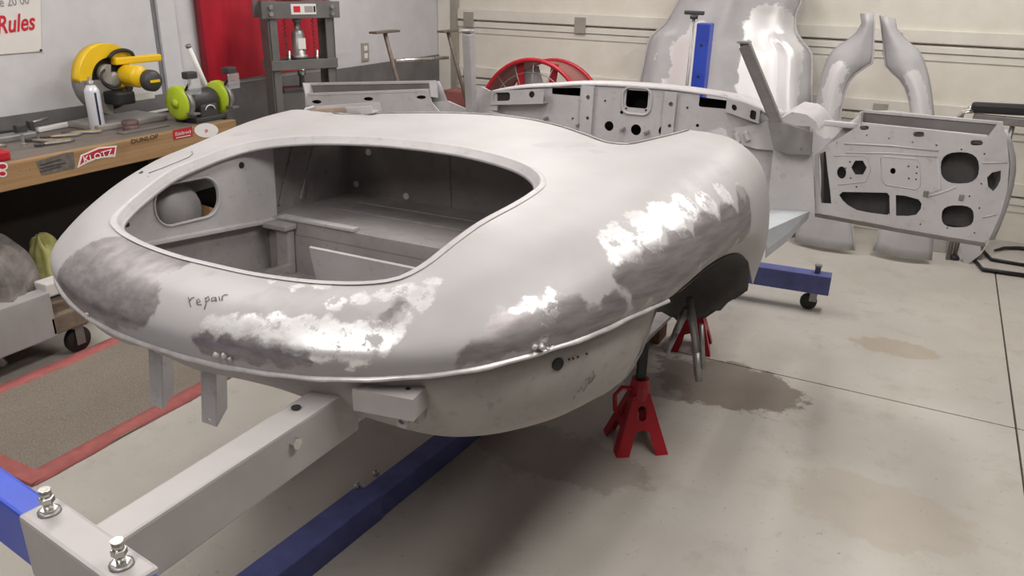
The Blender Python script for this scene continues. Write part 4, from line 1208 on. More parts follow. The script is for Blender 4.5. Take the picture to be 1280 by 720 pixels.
mb = MB(); off = Vector((0, .008, 0)); mb.add([q - bs for q in tri] + [q - bs + off for q in tri], [tuple(range(n_)), tuple(range(2 * n_ - 1, n_ - 1, -1))] + [(i, (i + 1) % n_, n_ + (i + 1) % n_, n_ + i) for i in range(n_)])
o = mb.build('sheet_offcut', M_PRIMER); o.location = bs; tag(o, 'pale pointed sheet steel offcut standing beside the stacked flat panels', 'metal piece')
# stacked flat panels with black edging, right edge of the picture
for k, (pix, z, lab) in enumerate((([(1216, 318), (1229, 334), (1300, 344), (1300, 320), (1240, 300)], .03, 'flat panel with black edging, lowest of the stack on the floor'),
                                  ([(1222, 303), (1240, 322), (1300, 332), (1300, 300), (1240, 292)], .055, 'pale flat panel with black edging, topmost of the stack on the floor'))):
    Q = [at_z(x, y, z) for x, y in pix]; bs = Vector((Q[0].x, Q[0].y, 0))
    e = thing('edged_hardboard', lab, 'board', bs, 'flat panels stacked on the floor'); n_ = len(Q)
    mb = MB(); th = z if k == 0 else .022; th = min(th, .024)
    mb.add([q - bs for q in Q] + [q - bs - Vector((0, 0, th)) for q in Q], [tuple(range(n_)), tuple(range(2 * n_ - 1, n_ - 1, -1))] + [(i, (i + 1) % n_, n_ + (i + 1) % n_, n_ + i) for i in range(n_)])
    mb.build('board', simple('pale_board', srgb(176, 170, 164), .7, 0, .08, 8), e)
    MB().tube([q - bs - Vector((0, 0, th / 2)) for q in Q], .012, 6, closed=True).build('edging', M_BLACK, e)
Q = [at_z(x, y, .062) for x, y in ((1243, 314), (1255, 311), (1272, 311), (1290, 313))]
tag(MB().tube([q + Vector((0, 0, .006)) for q in Q], [.006, .010, .012, .012], 8).build('rubber_strip', M_DARK), 'short dark rubber strip lying on the topmost flat panel', 'strip')
# dark padded bar with bent chrome tubes behind the door
HY = 5.35
e = thing('folding_roof_frame', 'dark padded roof frame with bent bright tubes standing behind the open door', 'roof frame', (at_y(1245, 140, HY).x, HY, 0))
bs = Vector(e.location)
a, b = at_y(1214, 134, HY), at_y(1330, 140, HY)
MB().bar(a - bs, b - bs, .07, .06, ch=.018).build('padded_bar', M_BLACK, e)
a2, b2 = at_y(1216, 147, HY), at_y(1330, 158, HY)
MB().bar(a2 - bs, b2 - bs, .03, .05, ch=.008).build('header_rail', M_STEEL_DULL, e)
for k in range(3):
    q = [at_y(1214 - k * 1 + 4, 133 + k * 3, HY), at_y(1208 - 3 * k, 136 + k * 2, HY), at_y(1203 - 3 * k, 144 + k, HY), at_y(1202 - 3 * k, 156, HY), at_y(1203 - 3 * k, 200, HY)]
    MB().tube([x - bs + Vector((0, -.02 * k, 0)) for x in spline(q, 14).tolist() for x in [Vector(x)]], .008, 8).build('bent_tube', M_ZINC, e)
for px in (1226, 1268): 
    t0 = at_y(px, 150, HY) - bs; MB().cyl((t0.x, .02, 0), (t0.x, .02, t0.z), .014, n=10).build('leg', M_STEEL_DULL, e)

# drum fan with red hoops
n0, n1 = at_y(662, 152, 4.72), at_y(690, 149, 5.02)
ax = (n1 - n0).normalized(); R_ = (at_y(662, 75, 4.72) - n0).length
fan = thing('drum_fan', 'round drum fan with red hoops and wire guard behind the dash panel', 'fan', (n0.x, n0.y, 0))
bs = Vector((n0.x, n0.y, 0))
fx = ax.cross(Vector((0, 0, 1))).normalized(); fz = fx.cross(ax)
def hoop(c, r, th, name, mat_, n=48): return MB().tube([c - bs + fx * r * math.cos(2 * math.pi * i / n) + fz * r * math.sin(2 * math.pi * i / n) for i in range(n)], th, 8, closed=True).build(name, mat_, fan)
hoop(n0, R_, .014, 'hoop', M_RED); hoop(n1, R_, .014, 'hoop', M_RED)
M_DRUM = simple('drum_sheet', srgb(150, 96, 92), .5, .1, .1, 10)
mb = MB(); mb.grid([[c - bs + fx * R_ * .985 * math.cos(2 * math.pi * i / 48) + fz * R_ * .985 * math.sin(2 * math.pi * i / 48) for i in range(49)] for c in (n0, n0.lerp(n1, .33), n0.lerp(n1, .66), n1)])
o = mb.build('drum', M_DRUM, fan); m = o.modifiers.new('sheet', 'SOLIDIFY'); m.thickness = .003
for k in range(1, 5): hoop(n0, R_ * k / 5, .003, 'guard_ring', M_STEEL_DULL, 32)
for k in range(16):
    a = 2 * math.pi * k / 16; v = fx * math.cos(a) + fz * math.sin(a)
    MB().cyl(n0 - bs + v * .05, n0 - bs + v * R_, .0025, n=6).build('guard_wire', M_STEEL_DULL, fan)
md_ = n0.lerp(n1, .5) - bs
MB().cyl(md_ - ax * .08, md_ + ax * .1, .07, n=20).build('motor', M_CHAR, fan)
for k in range(4):
    a = 2 * math.pi * k / 4 + .4; v = fx * math.cos(a) + fz * math.sin(a); w_ = ax.cross(v)
    mb = MB(); mb.frame_box(md_ + v * R_ * .5, R_ * .8, .16, .005, v, (w_ + ax * .5).normalized(), v.cross((w_ + ax * .5).normalized())); mb.build('blade', M_STEEL_DULL, fan)
for s in (-.35, .35):
    p = md_ + fx * s * R_ * 1.4; MB().bar((p.x, p.y, .02), (md_ + fx * s * R_ * 1.7 - fz * R_ * .78), .03, .03).build('foot', M_RED, fan)
for s in (-.13, .13):
    MB().bar(md_ + fx * s + fz * R_ * .96 - ax * .1, md_ + fx * s * .7 - fz * R_ * .1 - ax * .1, .05, .01, up=ax).build('support_strap', M_RED, fan)
# ================================================================== WORKBENCH WALL
def wood_material(name, a, b, ring=(1, .15, 6)):
    t = NT(name); n = t.noise(9, 5, .6, stretch=ring); s = t.noise(3, 4); f = t.noise(70, 3)
    c = t.ramp(n, [(.3, a), (.7, b)]); c = t.mix(t.maprange(s, .55, .75, 0, .5), c, tuple(x * .5 for x in a[:3]) + (1,))
    c = t.mix(t.maprange(f, .66, .74, 0, .5), c, srgb(70, 52, 38))
    t.set(Base_Color=c, Roughness=.7); t.bump(n, .15, .004); return t.m
M_WOOD = wood_material('stained_fir', srgb(134, 103, 68), srgb(162, 130, 92))
M_BENCHTOP = wood_material('grimy_benchtop', srgb(92, 84, 78), srgb(120, 110, 102), (1, .1, 1))
BX, BZ, BT = -3.10, .768, .872
BY0, BY1 = .2, 2.97
bench = thing('workbench', 'long workbench along the left wall with stickered timber front board', 'workbench', ((BX + XW) / 2, (BY0 + BY1) / 2, 0))
bo = Vector(bench.location)
def L_(x0, x1, y0, y1, z0, z1, name, mat_, ch=.004, parent=bench, org=None):
    org = bo if org is None else org
    return MB().box(x0 - org.x, x1 - org.x, y0 - org.y, y1 - org.y, z0 - org.z, z1 - org.z, ch).build(name, mat_, parent)
L_(XW + .03, BX - .04, BY0, BY1, BT - .03, BT, 'bench_top', M_BENCHTOP)
board = L_(BX - .04, BX, BY0, BY1, BZ, BT - .0005, 'front_board', M_WOOD)
L_(XW + .03, BX - .04, BY1 - .04, BY1, BZ, BT, 'end_board', M_WOOD)
for y in (BY0 + .1, 1.45, BY1 - .12):
    for x in (BX - .12, XW + .10): L_(x - .045, x + .045, y - .045, y + .045, 0, BT - .03, 'leg', M_WOOD)
L_(XW + .05, BX - .16, BY0 + .1, BY1 - .1, .28, .30, 'lower_shelf', M_BENCHTOP)
L_(XW + .035, XW + .05, BY0, BY1, .30, BT - .03, 'back_board', simple('dark_ply', srgb(50, 45, 42), .9, 0, .2, 8))
cl = at_z(178, 178, BT); 
# stickers on the front board: flat prints, thin plates proud of the timber
SXP = BX + .0015
def on_board(px, py): 
    p = at_x(px, py, SXP); return p - bo
def sticker(pix, mat_, name='sticker', dx=0.0, parent=board):
    P = [on_board(x, y) + Vector((dx, 0, 0)) for x, y in pix]; n = len(P)
    m_ = MB(); m_.add(P + [p - Vector((.0012, 0, 0)) for p in P], [tuple(range(n)), tuple(range(2 * n - 1, n - 1, -1))] + [(i, (i + 1) % n, n + (i + 1) % n, n + i) for i in range(n)])
    return m_.build(name, mat_, parent)
def lettering(txt, origin, X, Y, height, mat_, parent, width=None, shear=0.0, name='lettering', bold=.0):
    cu = bpy.data.curves.new('text', 'FONT'); cu.body = txt; cu.size = 1.0; cu.shear = shear; cu.offset = bold; cu.resolution_u = 3
    o = bpy.data.objects.new('text', cu); COL.objects.link(o)
    dg = bpy.context.evaluated_depsgraph_get(); me = bpy.data.meshes.new_from_object(o.evaluated_get(dg))
    bpy.data.objects.remove(o); bpy.data.curves.remove(cu)
    V = np.array([v.co for v in me.vertices]); lo, hi = V.min(0), V.max(0)
    sx = (width / (hi[0] - lo[0])) if width else height / (hi[1] - lo[1]); sy = height / (hi[1] - lo[1])
    X, Y, origin = Vector(X), Vector(Y), Vector(origin); N = X.cross(Y).normalized()
    for v in me.vertices: v.co = origin + X * (v.co.x - lo[0]) * sx + Y * (v.co.y - lo[1]) * sy + N * .0008
    me.name = name; me.materials.append(mat_)
    ob = bpy.data.objects.new(name, me); COL.objects.link(ob); ob.parent = parent
    return ob
YA, ZA = Vector((0, 1, 0)), Vector((0, 0, 1))
def board_text(txt, p0, p1, h, mat_, parent, dx=.0012, **kw):
    a, b = on_board(*p0), on_board(*p1); X = (b - a); w = X.length; X.normalize()
    return lettering(txt, a + Vector((dx, 0, 0)), X, (ZA - X * X.z).normalized(), h, mat_, parent, width=w, **kw)
M_STW = simple('sticker_white', srgb(226, 222, 218), .5, 0, .03, 5); M_STR = simple('sticker_red', srgb(176, 34, 48), .5, 0, .05, 5)
s1 = sticker([(97,210),(101,194),(124,184),(146,182),(144,196),(122,198),(104,206)], M_STW, 'red_and_white_sticker')
s2 = sticker([(99.5,207),(103,195),(124,186),(144,184),(142,194),(122,196),(104,203)], M_STR, 'sticker_field', .0008, s1)
board_text('KLOTZ', (105, 203.5), (141, 193.5), .027, M_STW, s1, .0024, bold=.012)
s3 = sticker([(216,163),(240,158),(241,170),(217,175)], M_STR, 'red_sticker')
board_text('Edelbrock', (219, 170), (239, 166), .016, M_STW, s3, shear=.2)
MB().bar(on_board(220, 172.5) + Vector((.001, 0, 0)), on_board(238, 169) + Vector((.001, 0, 0)), .0012, .003, up=(0, 0, 1)).build('underline', M_STW, s3)
s4 = sticker([(258 + 15 * math.cos(a), 163 + 9 * math.sin(a)) for a in [2 * math.pi * i / 20 for i in range(20)]], M_STW, 'oval_sticker')
board_text('a', (256, 166), (260, 164), .014, M_INK_RED, s4)
board_text('DUNLOP', (164, 180), (198, 172.5), .020, M_INK_BLACK, board, .0022, bold=.01)
M_STG = simple('grey_plate', srgb(98, 92, 86), .7, 0, .3, 60)
s5 = sticker([(45,202),(82,191),(92,190),(94,210),(52,219)], M_STG, 'grey_sticker')
for k in range(3):
    MB().bar(on_board(50, 206.5 + k * 4) + Vector((.001, 0, 0)), on_board(76 + 6 * (k % 2), 199 + k * 4.4) + Vector((.001, 0, 0)), .001, .004, up=(0, 0, 1)).build('faded_print', simple('faded_print', srgb(58, 54, 50), .8), s5)
for (x, y, r, mm) in ((3, 208, 7, M_STW), (3, 217, 6, M_STW)):
    s6 = sticker([(x + r * math.cos(a), y + r * .75 * math.sin(a)) for a in [2 * math.pi * i / 16 for i in range(16)]], mm, 'round_sticker')
    sticker([(x + r * .7 * math.cos(a), y + r * .45 * math.sin(a)) for a in [2 * math.pi * i / 14 for i in range(14)]], M_STR, 'sticker_centre', .0008, s6)

# ---- poster
pe = thing('wall_poster', 'white paper notice with red brushed lettering on the left wall', 'poster', (XW + .004, 2.2, 1.2))
po = Vector(pe.location)
ppt = lambda px, py: at_x(px, py, XW + .006) - po
P = [ppt(-60, 73), ppt(52, 64), ppt(50, -60), ppt(-62, -60)]
MB().add(P + [p - Vector((.002, 0, 0)) for p in P], [(0, 1, 2, 3), (7, 6, 5, 4), (0, 1, 5, 4), (1, 2, 6, 5), (2, 3, 7, 6), (3, 0, 4, 7)]).build('paper', M_PAPER, pe)
a, b = ppt(-3, 43), ppt(46, 37); X = (b - a); w = X.length; X.normalize()
lettering('Rules', a + Vector((.001, 0, 0)), X, ZA, .075, M_INK_RED, pe, width=w, shear=.35, bold=.02)
a, b = ppt(0, 9), ppt(37, 5); X = (b - a); w = X.length; X.normalize()
lettering('e 20 00', a + Vector((.001, 0, 0)), X, ZA, .04, M_INK_GREY, pe, width=w, bold=.01)
for px, py in ((51, 63),): MB().cyl(ppt(px, py), ppt(px, py) + Vector((.004, 0, 0)), .006, n=10).build('pin', M_CHAR, pe)

# ---- red sheet on the wall, socket
q0, q1 = at_x(253, 99, XW), at_x(410, 87, XW)
def redsheet():
    t = NT('scuffed_red_sheet'); n = t.noise(5, 4, stretch=(1, 2.2, .5)); f = t.noise(40, 3)
    t.set(Base_Color=t.mix(t.maprange(f, .6, .75, 0, .35), t.ramp(n, [(.3, srgb(150, 14, 34)), (.7, srgb(182, 26, 48))]), srgb(120, 20, 32)), Roughness=.45); t.bump(n, .2, .02); return t.m
rs_ = thing('red_panel', 'scuffed dark red sheet panel on the wall behind the shop press', 'panel', (XW + .014, q0.y, q0.z - .02))
MB().box(0, .018, 0, q1.y - q0.y, 0, .95, .004).build('sheet', redsheet(), rs_)
for y in (.0, (q1.y - q0.y)): MB().box(.0, .026, y - .012, y + .012, 0, .95, .004).build('edge_fold', simple('dark_red', srgb(120, 16, 30), .5), rs_)
p = at_x(456, 65, XW + .004)
so = thing('wall_socket', 'white double wall socket on grey plate near the garage corner', 'socket', (XW + .012, p.y, p.z))
MB().box(-.012, .0, -.04, .04, -.062, .062, .003).build('plate', M_HINGE, so)
for z in (-.026, .026): MB().box(0, .004, -.018, .018, z - .017, z + .017, .005).build('outlet', M_WHITE, so)

# ---- H-frame shop press
pl, pr_ = at_x(334, 60, -3.36), at_x(413, 60, -3.20)
pl.z = pr_.z = 0
pe2 = thing('shop_press', 'grey H-frame shop press with bottle jack in front of the red panel', 'press', ((pl + pr_) / 2))
pxd = (pr_ - pl).normalized(); pyd = Vector((pxd.y, -pxd.x, 0)); hw = (pr_ - pl).length / 2
def zof(py, px=378): 
    return hit(px, py, (pl + pr_) / 2, pyd).z
zt0, zt1, zb0, zb1 = zof(22), zof(1), zof(85), zof(73)
for s in (-1, 1):
    m_ = MB()
    m_.frame_box(pxd * s * hw + Vector((0, 0, zt1 / 2)), .012, .11, zt1, pxd, pyd)
    for q in (-1, 1): m_.frame_box(pxd * (s * hw - s * .022) + pyd * q * .05 + Vector((0, 0, zt1 / 2)), .05, .01, zt1, pxd, pyd)
    m_.build('post', M_PRESS, pe2)
    MB().frame_box(pxd * s * hw + Vector((0, 0, .02)), .06, .42, .04, pxd, pyd, ch=.004).build('foot', M_PRESS, pe2)
for q in (-1, 1):
    m_ = MB(); m_.frame_box(pyd * q * .062 + Vector((0, 0, (zt0 + zt1) / 2)), hw * 2 + .08, .012, zt1 - zt0, pxd, pyd, ch=.002); hb_ = m_.build('head_beam', M_PRESS, pe2)
    for s in (-1, 1):
        for z in (zt0 + .025, zt1 - .03):
            c = pyd * q * .068 + pxd * s * (hw - .01) + Vector((0, 0, z)); MB().cyl(c, c + pyd * q * .012, .013, n=6, smooth=False).build('bolt', M_ZINC, hb_)
    MB().frame_box(pyd * q * .062 + Vector((0, 0, (zb0 + zb1) / 2)), hw * 2 + .02, .012, zb1 - zb0, pxd, pyd, ch=.002).build('moving_beam', M_PRESS, pe2)
lab = MB().frame_box(pyd * .070 + pxd * .01 + Vector((0, 0, (zt0 + zt1) / 2 + .004)), .15, .002, (zt1 - zt0) * .62, pxd, pyd).build('rating_label', M_PAPER, pe2)
for k, (o_, w_, mm) in enumerate(((-.04, .04, M_INK_RED), (.03, .05, M_INK_GREY), (.065, .012, M_INK_BLACK))):
    MB().frame_box(pyd * .0715 + pxd * (.01 + o_) + Vector((0, 0, (zt0 + zt1) / 2 + .004)), w_, .001, (zt1 - zt0) * .36, pxd, pyd).build('label_print', mm, lab)
jz = zb1
jk = MB().lathe([(.048, 0), (.048, .02), (.036, .024), (.036, .135), (.030, .155), (.018, .16), (.018, .20), (.024, .20), (.024, zt0 - jz)], Vector((0, 0, jz)) - pxd * .005, n=18).build('bottle_jack', M_STEEL_DULL, pe2)
MB().frame_box(Vector((0, 0, jz + .085)) + pyd * .037, .045, .002, .06, pxd, pyd).build('jack_label', M_PAPER, jk)
for s in (-1, 1):
    MB().tube([pxd * (s * .085 + .006 * math.cos(i * 1.1)) + pyd * (.01 + .006 * math.sin(i * 1.1)) + Vector((0, 0, zb1 + i * (zt0 - zb1) / 60)) for i in range(61)], .0022, 4).build('return_spring', M_CHAR, pe2)
    MB().cyl(pxd * s * .085 + pyd * .045 + Vector((0, 0, zb0)), pxd * s * .085 + pyd * .045 + Vector((0, 0, zb1 + .05)), .008, n=8).build('eye_bolt', M_ZINC, pe2)
zr = zof(108)
MB().lathe([(.016, zr - zb0), (.016, -.04), (.024, -.04), (.024, 0)], Vector((0, 0, zb0)), n=14).build('ram', M_ZINC, pe2)
for q in (-1, 1): MB().frame_box(pyd * q * .062 + Vector((0, 0, zr - .25)), hw * 2 + .02, .012, .10, pxd, pyd, ch=.002).build('bed_beam', M_PRESS, pe2)
MB().frame_box(Vector((0, 0, zr - .012)) - pxd * .06, .16, .13, .024, pxd, pyd, ch=.003).build('press_plate', M_CHAR, pe2)
rc = thing('shop_rag', 'crumpled red shop rag on top of the shop press', 'rag', Vector(pe2.location) + Vector((0, 0, zt1)))
m_ = MB(); rows = []
for i in range(9):
    rows.append([pxd * (-.09 + .16 * i / 8) + pyd * (-.06 + .13 * k / 6) + Vector((0, 0, .006 + .02 * abs(math.sin(i * 1.3 + k * .9)))) for k in range(7)])
m_.grid(rows); o = m_.build('cloth', M_RED, rc); md = o.modifiers.new('sheet', 'SOLIDIFY'); md.thickness = .004

# ---- twin T-post stand in the corner
ts = thing('panel_stand', 'rusty steel stand of two T-posts joined by a bar beside the garage corner', 'stand', (-3.15, 4.75, 0))
to = Vector(ts.location)
M_RUST = simple('rusty_tube', srgb(118, 106, 98), .55, .4, .25, 24)
for (tp_, bt, wx) in (((481, 41), (498, 106), 15), ((560, 40), (578, 108), 9)):
    X_ = -3.2 if tp_[0] < 500 else -3.05
    a, b = at_x(*tp_, X_) - to, at_x(*bt, X_) - to
    d_ = (b - a).normalized(); foot = a + d_ * ((a.z) / -d_.z)
    pst = MB().cyl(a, foot, .014, n=10).build('post', M_RUST, ts)
    l_, r_ = at_x(tp_[0] - wx, tp_[1], X_) - to, at_x(tp_[0] + wx, tp_[1], X_) - to
    MB().frame_box(a + Vector((0, 0, .006)), .06, (r_ - l_).length, .014, ch=.004).build('top_plate', M_RUST, pst)
    MB().bar(a + d_ * .42, foot + Vector((.1, .28, .0)), .02, .02).build('brace', M_RUST, pst)
    MB().frame_box(foot + Vector((0, .1, .015)), .06, .5, .03, ch=.004).build('foot_bar', M_RUST, pst)
a, b = at_x(494, 76, -3.2) - to, at_x(560, 72, -3.08) - to
MB().cyl(a, b, .012, n=10).build('cross_bar', M_ZINC, ts)
tray = at_y(556, 110, 5.35)
tag(MB().frame_box((tray.x + .22, tray.y, tray.z / 2), .36, .20, tray.z, ch=.01).build('storage_box', simple('faded_red_box', srgb(150, 92, 86), .7, 0, .12, 8)), 'faded red storage box between the corner stand and the car', 'box')

# ---- chop saw
def bframe(px, py, x, z=BT):
    p = at_x(px, py, x); return p
SX = -3.46
sw0 = at_z(128, 146, BT)
saw = thing('chop_saw', 'yellow chop saw with grey blade guard on the workbench', 'saw', (SX, at_x(135, 130, SX).y, BT))
so_ = Vector(saw.location)
sp = lambda px, py, x=SX: at_x(px, py, x) - so_
pxm = (sp(160, 100) - sp(120, 100)).length / 40       # metres per pixel here
M_CAST = simple('cast_grey', srgb(150, 146, 142), .5, .3, .1, 12)
bx0, bx1 = sp(94, 140), sp(190, 128)
MB().box(-.12, .10, bx0.y + .03, bx1.y, 0, .030, .008).build('base', M_CAST, saw)
gc = sp(134, 99); gr = 38 * pxm
def sector(c, r0, r1, a0, a1, x0, x1, name, mat_, n=24):
    m_ = MB(); P = []
    for xx in (x0, x1):
        for rr in (r0, r1):
            P.append([Vector((xx, c.y + rr * math.cos(math.radians(a0 + (a1 - a0) * i / n)), c.z + rr * math.sin(math.radians(a0 + (a1 - a0) * i / n)))) for i in range(n + 1)])
    m_.grid([P[0], P[1]], False); m_.grid([P[2], P[3]], False); m_.grid([P[1], P[3]]); m_.grid([P[0], P[2]])
    for e_ in (0, n): m_.add([P[0][e_], P[1][e_], P[3][e_], P[2][e_]], [(0, 1, 2, 3)])
    return m_.build(name, mat_, saw)
sector(gc, gr * .62, gr, 35, 178, -.03, .03, 'upper_guard', M_YELLOW)
sector(gc, .015, min(gr * .98, gc.z - .012), 176, 262, -.036, .036, 'lower_guard', M_CAST)
sector(gc, .004, min(gr * .88, gc.z - .02), 0, 359.9, -.002, .002, 'abrasive_disc', simple('abrasive', srgb(60, 56, 54), .9), 32)
MB().lathe([(.0, .03), (.035, .03), (.038, .05), (.02, .055), (0, .056)], gc, YA, ZA, (1, 0, 0), 16, cap=False).build('arbor_cover', M_CAST, saw)
mc = sp(152, 93, SX + .06)
MB().lathe([(.0, 0), (.042, 0), (.05, .02), (.052, .10), (.046, .12), (0, .121)], sp(150, 93) + Vector((.03, 0, 0)), YA, ZA, (1, 0, 0), 22, cap=False).build('motor', M_YELLOW, saw)
mcap = MB().lathe([(.0, .0), (.046, .0), (.05, .01), (.05, .04), (.042, .052), (0, .053)], sp(165, 94) + Vector((.14, -.03, -.01)), YA, ZA, (1, 0, 0), 22, cap=False).build('motor_cap', M_CHAR, saw)
MB().frame_box(sp(165, 94) + Vector((.195, -.03, -.01)), .002, .055, .012).build('name_band', M_YELLOW, mcap)
MB().bar(sp(134, 76) + Vector((.04, 0, 0)), sp(192, 71) + Vector((.04, 0, 0)), .04, .034, ch=.008).build('handle_arm', M_YELLOW, saw)
MB().tube([Vector(x) for x in spline([sp(128, 72) + Vector((.045, 0, 0)), sp(134, 65) + Vector((.045, 0, 0)), sp(146, 62) + Vector((.045, 0, 0)), sp(156, 65) + Vector((.045, 0, 0)), sp(159, 71) + Vector((.045, 0, 0))], 14).tolist()], .009, 8).build('grip', M_DARK, saw)
MB().bar(sp(143, 100) + Vector((.02, 0, 0)), sp(150, 122) + Vector((0, 0, 0)), .06, .05, ch=.01).build('pivot_arm', M_YELLOW, saw)
MB().frame_box(sp(135, 120) + Vector((.06, 0, 0)), .14, .10, .06, ch=.012).build('vice_block', M_BLACK, saw)
MB().frame_box(sp(165, 119) + Vector((.05, 0, 0)), .04, .15, .035, ch=.004).build('fence', M_WHITE, saw)
MB().tube([Vector(x) for x in spline([sp(118, 86) + Vector((.07, 0, 0)), sp(112, 92) + Vector((.08, 0, 0)), sp(113, 102) + Vector((.09, 0, 0)), sp(124, 109) + Vector((.09, 0, 0)), sp(142, 108) + Vector((.09, 0, 0))], 16).tolist()], .006, 6).build('power_cord', M_BLACK, saw)
sector(sp(128, 92) + Vector((.04, 0, 0)), .0, .045, 80, 270, .02, .06, 'spindle_housing', M_CAST, 12)

# ---- bench grinder
g0 = at_z(252, 140, BT)
gr_ = thing('bench_grinder', 'lime green bench grinder with clear eye shields at the far end of the workbench', 'grinder', (-3.24, at_x(250, 130, -3.24).y, BT))
go = Vector(gr_.location); GX = -3.24
gp = lambda px, py, x=GX: at_x(px, py, x) - go
MB().frame_box((0, 0, .012), .15, .20, .024, ch=.006).build('base', M_CHAR, gr_)
wl_, wr_ = gp(222, 125), gp(272, 112)
zc = .098
ax_ = YA
MB().lathe([(.0, -.09), (.045, -.085), (.058, -.06), (.058, .06), (.045, .085), (0, .09)], (0, 0, zc), (1, 0, 0), ZA, YA, 20, cap=False).build('motor', M_CHAR, gr_)
MB().frame_box((.045, 0, .05), .04, .11, .07, ch=.012).build('pedestal', M_CHAR, gr_)
MB().tube([(.068, .03 * math.cos(a), .055 + .022 * math.sin(a)) for a in [math.pi * i / 10 for i in range(11)]], .003, 5).build('dial_mark', M_WHITE, gr_)
for s in (-1, 1):
    y = s * .125
    w_ = MB().lathe([(.0, -.022), (.070, -.022), (.082, -.012), (.082, .012), (.070, .022), (0, .022)], (0, y, zc), (1, 0, 0), ZA, YA, 26, cap=False).build('wheel_guard', M_LIME, gr_)
    MB().lathe([(.0, 0), (.02, 0), (.022, .008), (0, .014)], (0, y + s * .022, zc), (1, 0, 0), ZA, YA * s, 14, cap=False).build('guard_boss', M_LIME, w_)
    MB().cyl((.03, y - .012, zc), (.03, y + .012, zc), .066, n=22).build('stone', M_STEEL_DULL, gr_)
    ar = MB().tube([(.05, y, zc + .06), (.075, y + .01, zc + .10), (.08, y + .01, zc + .13)], .006, 6).build('shield_arm', M_DARK, gr_)
    MB().frame_box((.08, y + .012, zc + .135), .045, .06, .035, ch=.008).build('lamp_head', M_CHAR, ar)
    t = NT('clear_shield'); t.set(Base_Color=(.9, .92, .92, 1), Roughness=.15, Transmission_Weight=.75, IOR=1.2, Alpha=.55)
    MB().frame_box((.105, y + .012, zc + .085), .004, .075, .075, ch=.002).build('eye_shield', t.m, gr_)
    MB().frame_box((.09, y, .055), .05, .04, .008).build('tool_rest', M_STEEL_DULL, gr_)
a, b = at_x(236, 59, -3.33), at_x(257, 106, -3.33)
d_ = (b - a).normalized(); bb = a + d_ * ((a.z - BT) / -d_.z) * .98
bs = Vector((bb.x, bb.y, BT))
wr = thing('white_rod', 'white painted rod leaning upright behind the bench grinder', 'rod', bs)
MB().cyl(bb - bs, a - bs, .012, n=12).build('shaft', M_WHITE, wr); MB().cyl(a - bs, a - bs - d_ * .012, .014, n=12).build('end_cap', M_STEEL_DULL, wr)

# ---- aerosol can, tins, loose tools
c = at_z(123, 163, BT)
can = thing('aerosol_can', 'white aerosol can standing near the front edge of the workbench', 'spray can', c)
MB().lathe([(.031, 0), (.033, .004), (.033, .178), (.031, .186), (.020, .205), (.016, .207)], n=24).build('body', simple('can_white', srgb(214, 214, 220), .3, .1, .02, 4), can)
MB().lathe([(.017, .205), (.017, .225), (.009, .228), (.009, .240), (0, .241)], n=16, cap=False).build('nozzle', M_STEEL_DULL, can)
MB().box(.012, .0345, -.012, -.004, .012, .175).build('side_print', simple('navy_print', srgb(40, 44, 80), .4), can)
c = at_z(164, 162, BT)
tin = thing('flat_tin', 'small round brown tin on the bench between can and grinder', 'tin', c)
MB().lathe([(.034, 0), (.036, .003), (.036, .030)], n=22).build('body', simple('tin_brown', srgb(120, 92, 88), .5, .2, .2, 60), tin)
MB().lathe([(.0375, .024), (.0375, .040), (.034, .043), (0, .043)], n=22, cap=False).build('lid', simple('tin_lid', srgb(104, 84, 82), .5, .2, .2, 40), tin)
def bench_bar(name, a, b, w_, h_, mat_, label, cat, group=None, z=BT, lift=0.0):
    A_, B_ = at_z(*a, z), at_z(*b, z); A_.z = B_.z = z + h_ / 2 + .001 + lift
    o = MB().bar(A_, B_, w_, h_, ch=min(w_, h_) * .3).build(name, mat_); return tag(o, label, cat, group)
bench_bar('white_batten', (47, 166), (118, 152), .03, .022, M_WHITE, 'short white batten lying on the workbench left of the can', 'batten')
bench_bar('channel_offcut', (128, 146), (214, 128), .06, .035, M_CAST, 'long grey channel lying on the bench below the chop saw', 'channel')
bench_bar('white_strip', (138, 152), (212, 138), .012, .012, M_WHITE, 'thin white strip on the bench in front of the grey channel', 'strip')
bench_bar('lead_sheet', (150, 168), (208, 157), .05, .006, simple('lead_grey', srgb(112, 108, 106), .6, .2, .15, 20), 'flat dull grey sheet on the bench beside the brown tin', 'sheet')
def plier(px, py, ang, label):
    e = thing('pliers', label, 'pliers', at_z(px, py, BT) + Vector((0, 0, .001)), 'hand tools strewn on the bench'); e.rotation_euler = (0, 0, ang)
    for s in (-1, 1):
        MB().tube([(-.03, s * .004, .008), (.0, -s * .003, .008), (.03, -s * .012, .008), (.08, -s * .018, .008), (.11, -s * .012, .008)], [.005, .007, .006, .006, .005], 6).build('handle', M_STEEL_DULL if s > 0 else simple('tool_tan', srgb(150, 128, 84), .6), e)
    MB().frame_box((-.035, 0, .008), .04, .016, .010, ch=.003).build('jaw', M_CHAR, e)
plier(46, 178, .5, 'dark jawed pliers at the left of the tools strewn on the bench')
plier(68, 173, 1.2, 'tan handled pliers pointing at the aerosol can, amid the strewn tools')
plier(94, 168, .9, 'slim pliers nearest the aerosol can, amid the strewn tools')
plier(60, 182, 1.5, 'pliers closest to the bench edge, amid the strewn tools')
p = at_z(30, 182, BT); bo_ = thing('hex_bolt', 'upright steel bolt standing on the bench at the left of the tools', 'bolt', p)
MB().lathe([(.013, 0), (.013, .010), (.006, .011), (.006, .05)], n=8, smooth=False).build('shank', M_ZINC, bo_)
p = at_z(40, 168, BT); tb = thing('steel_clamp', 'dark steel hand clamp at the back of the bench, left end', 'clamp', p)
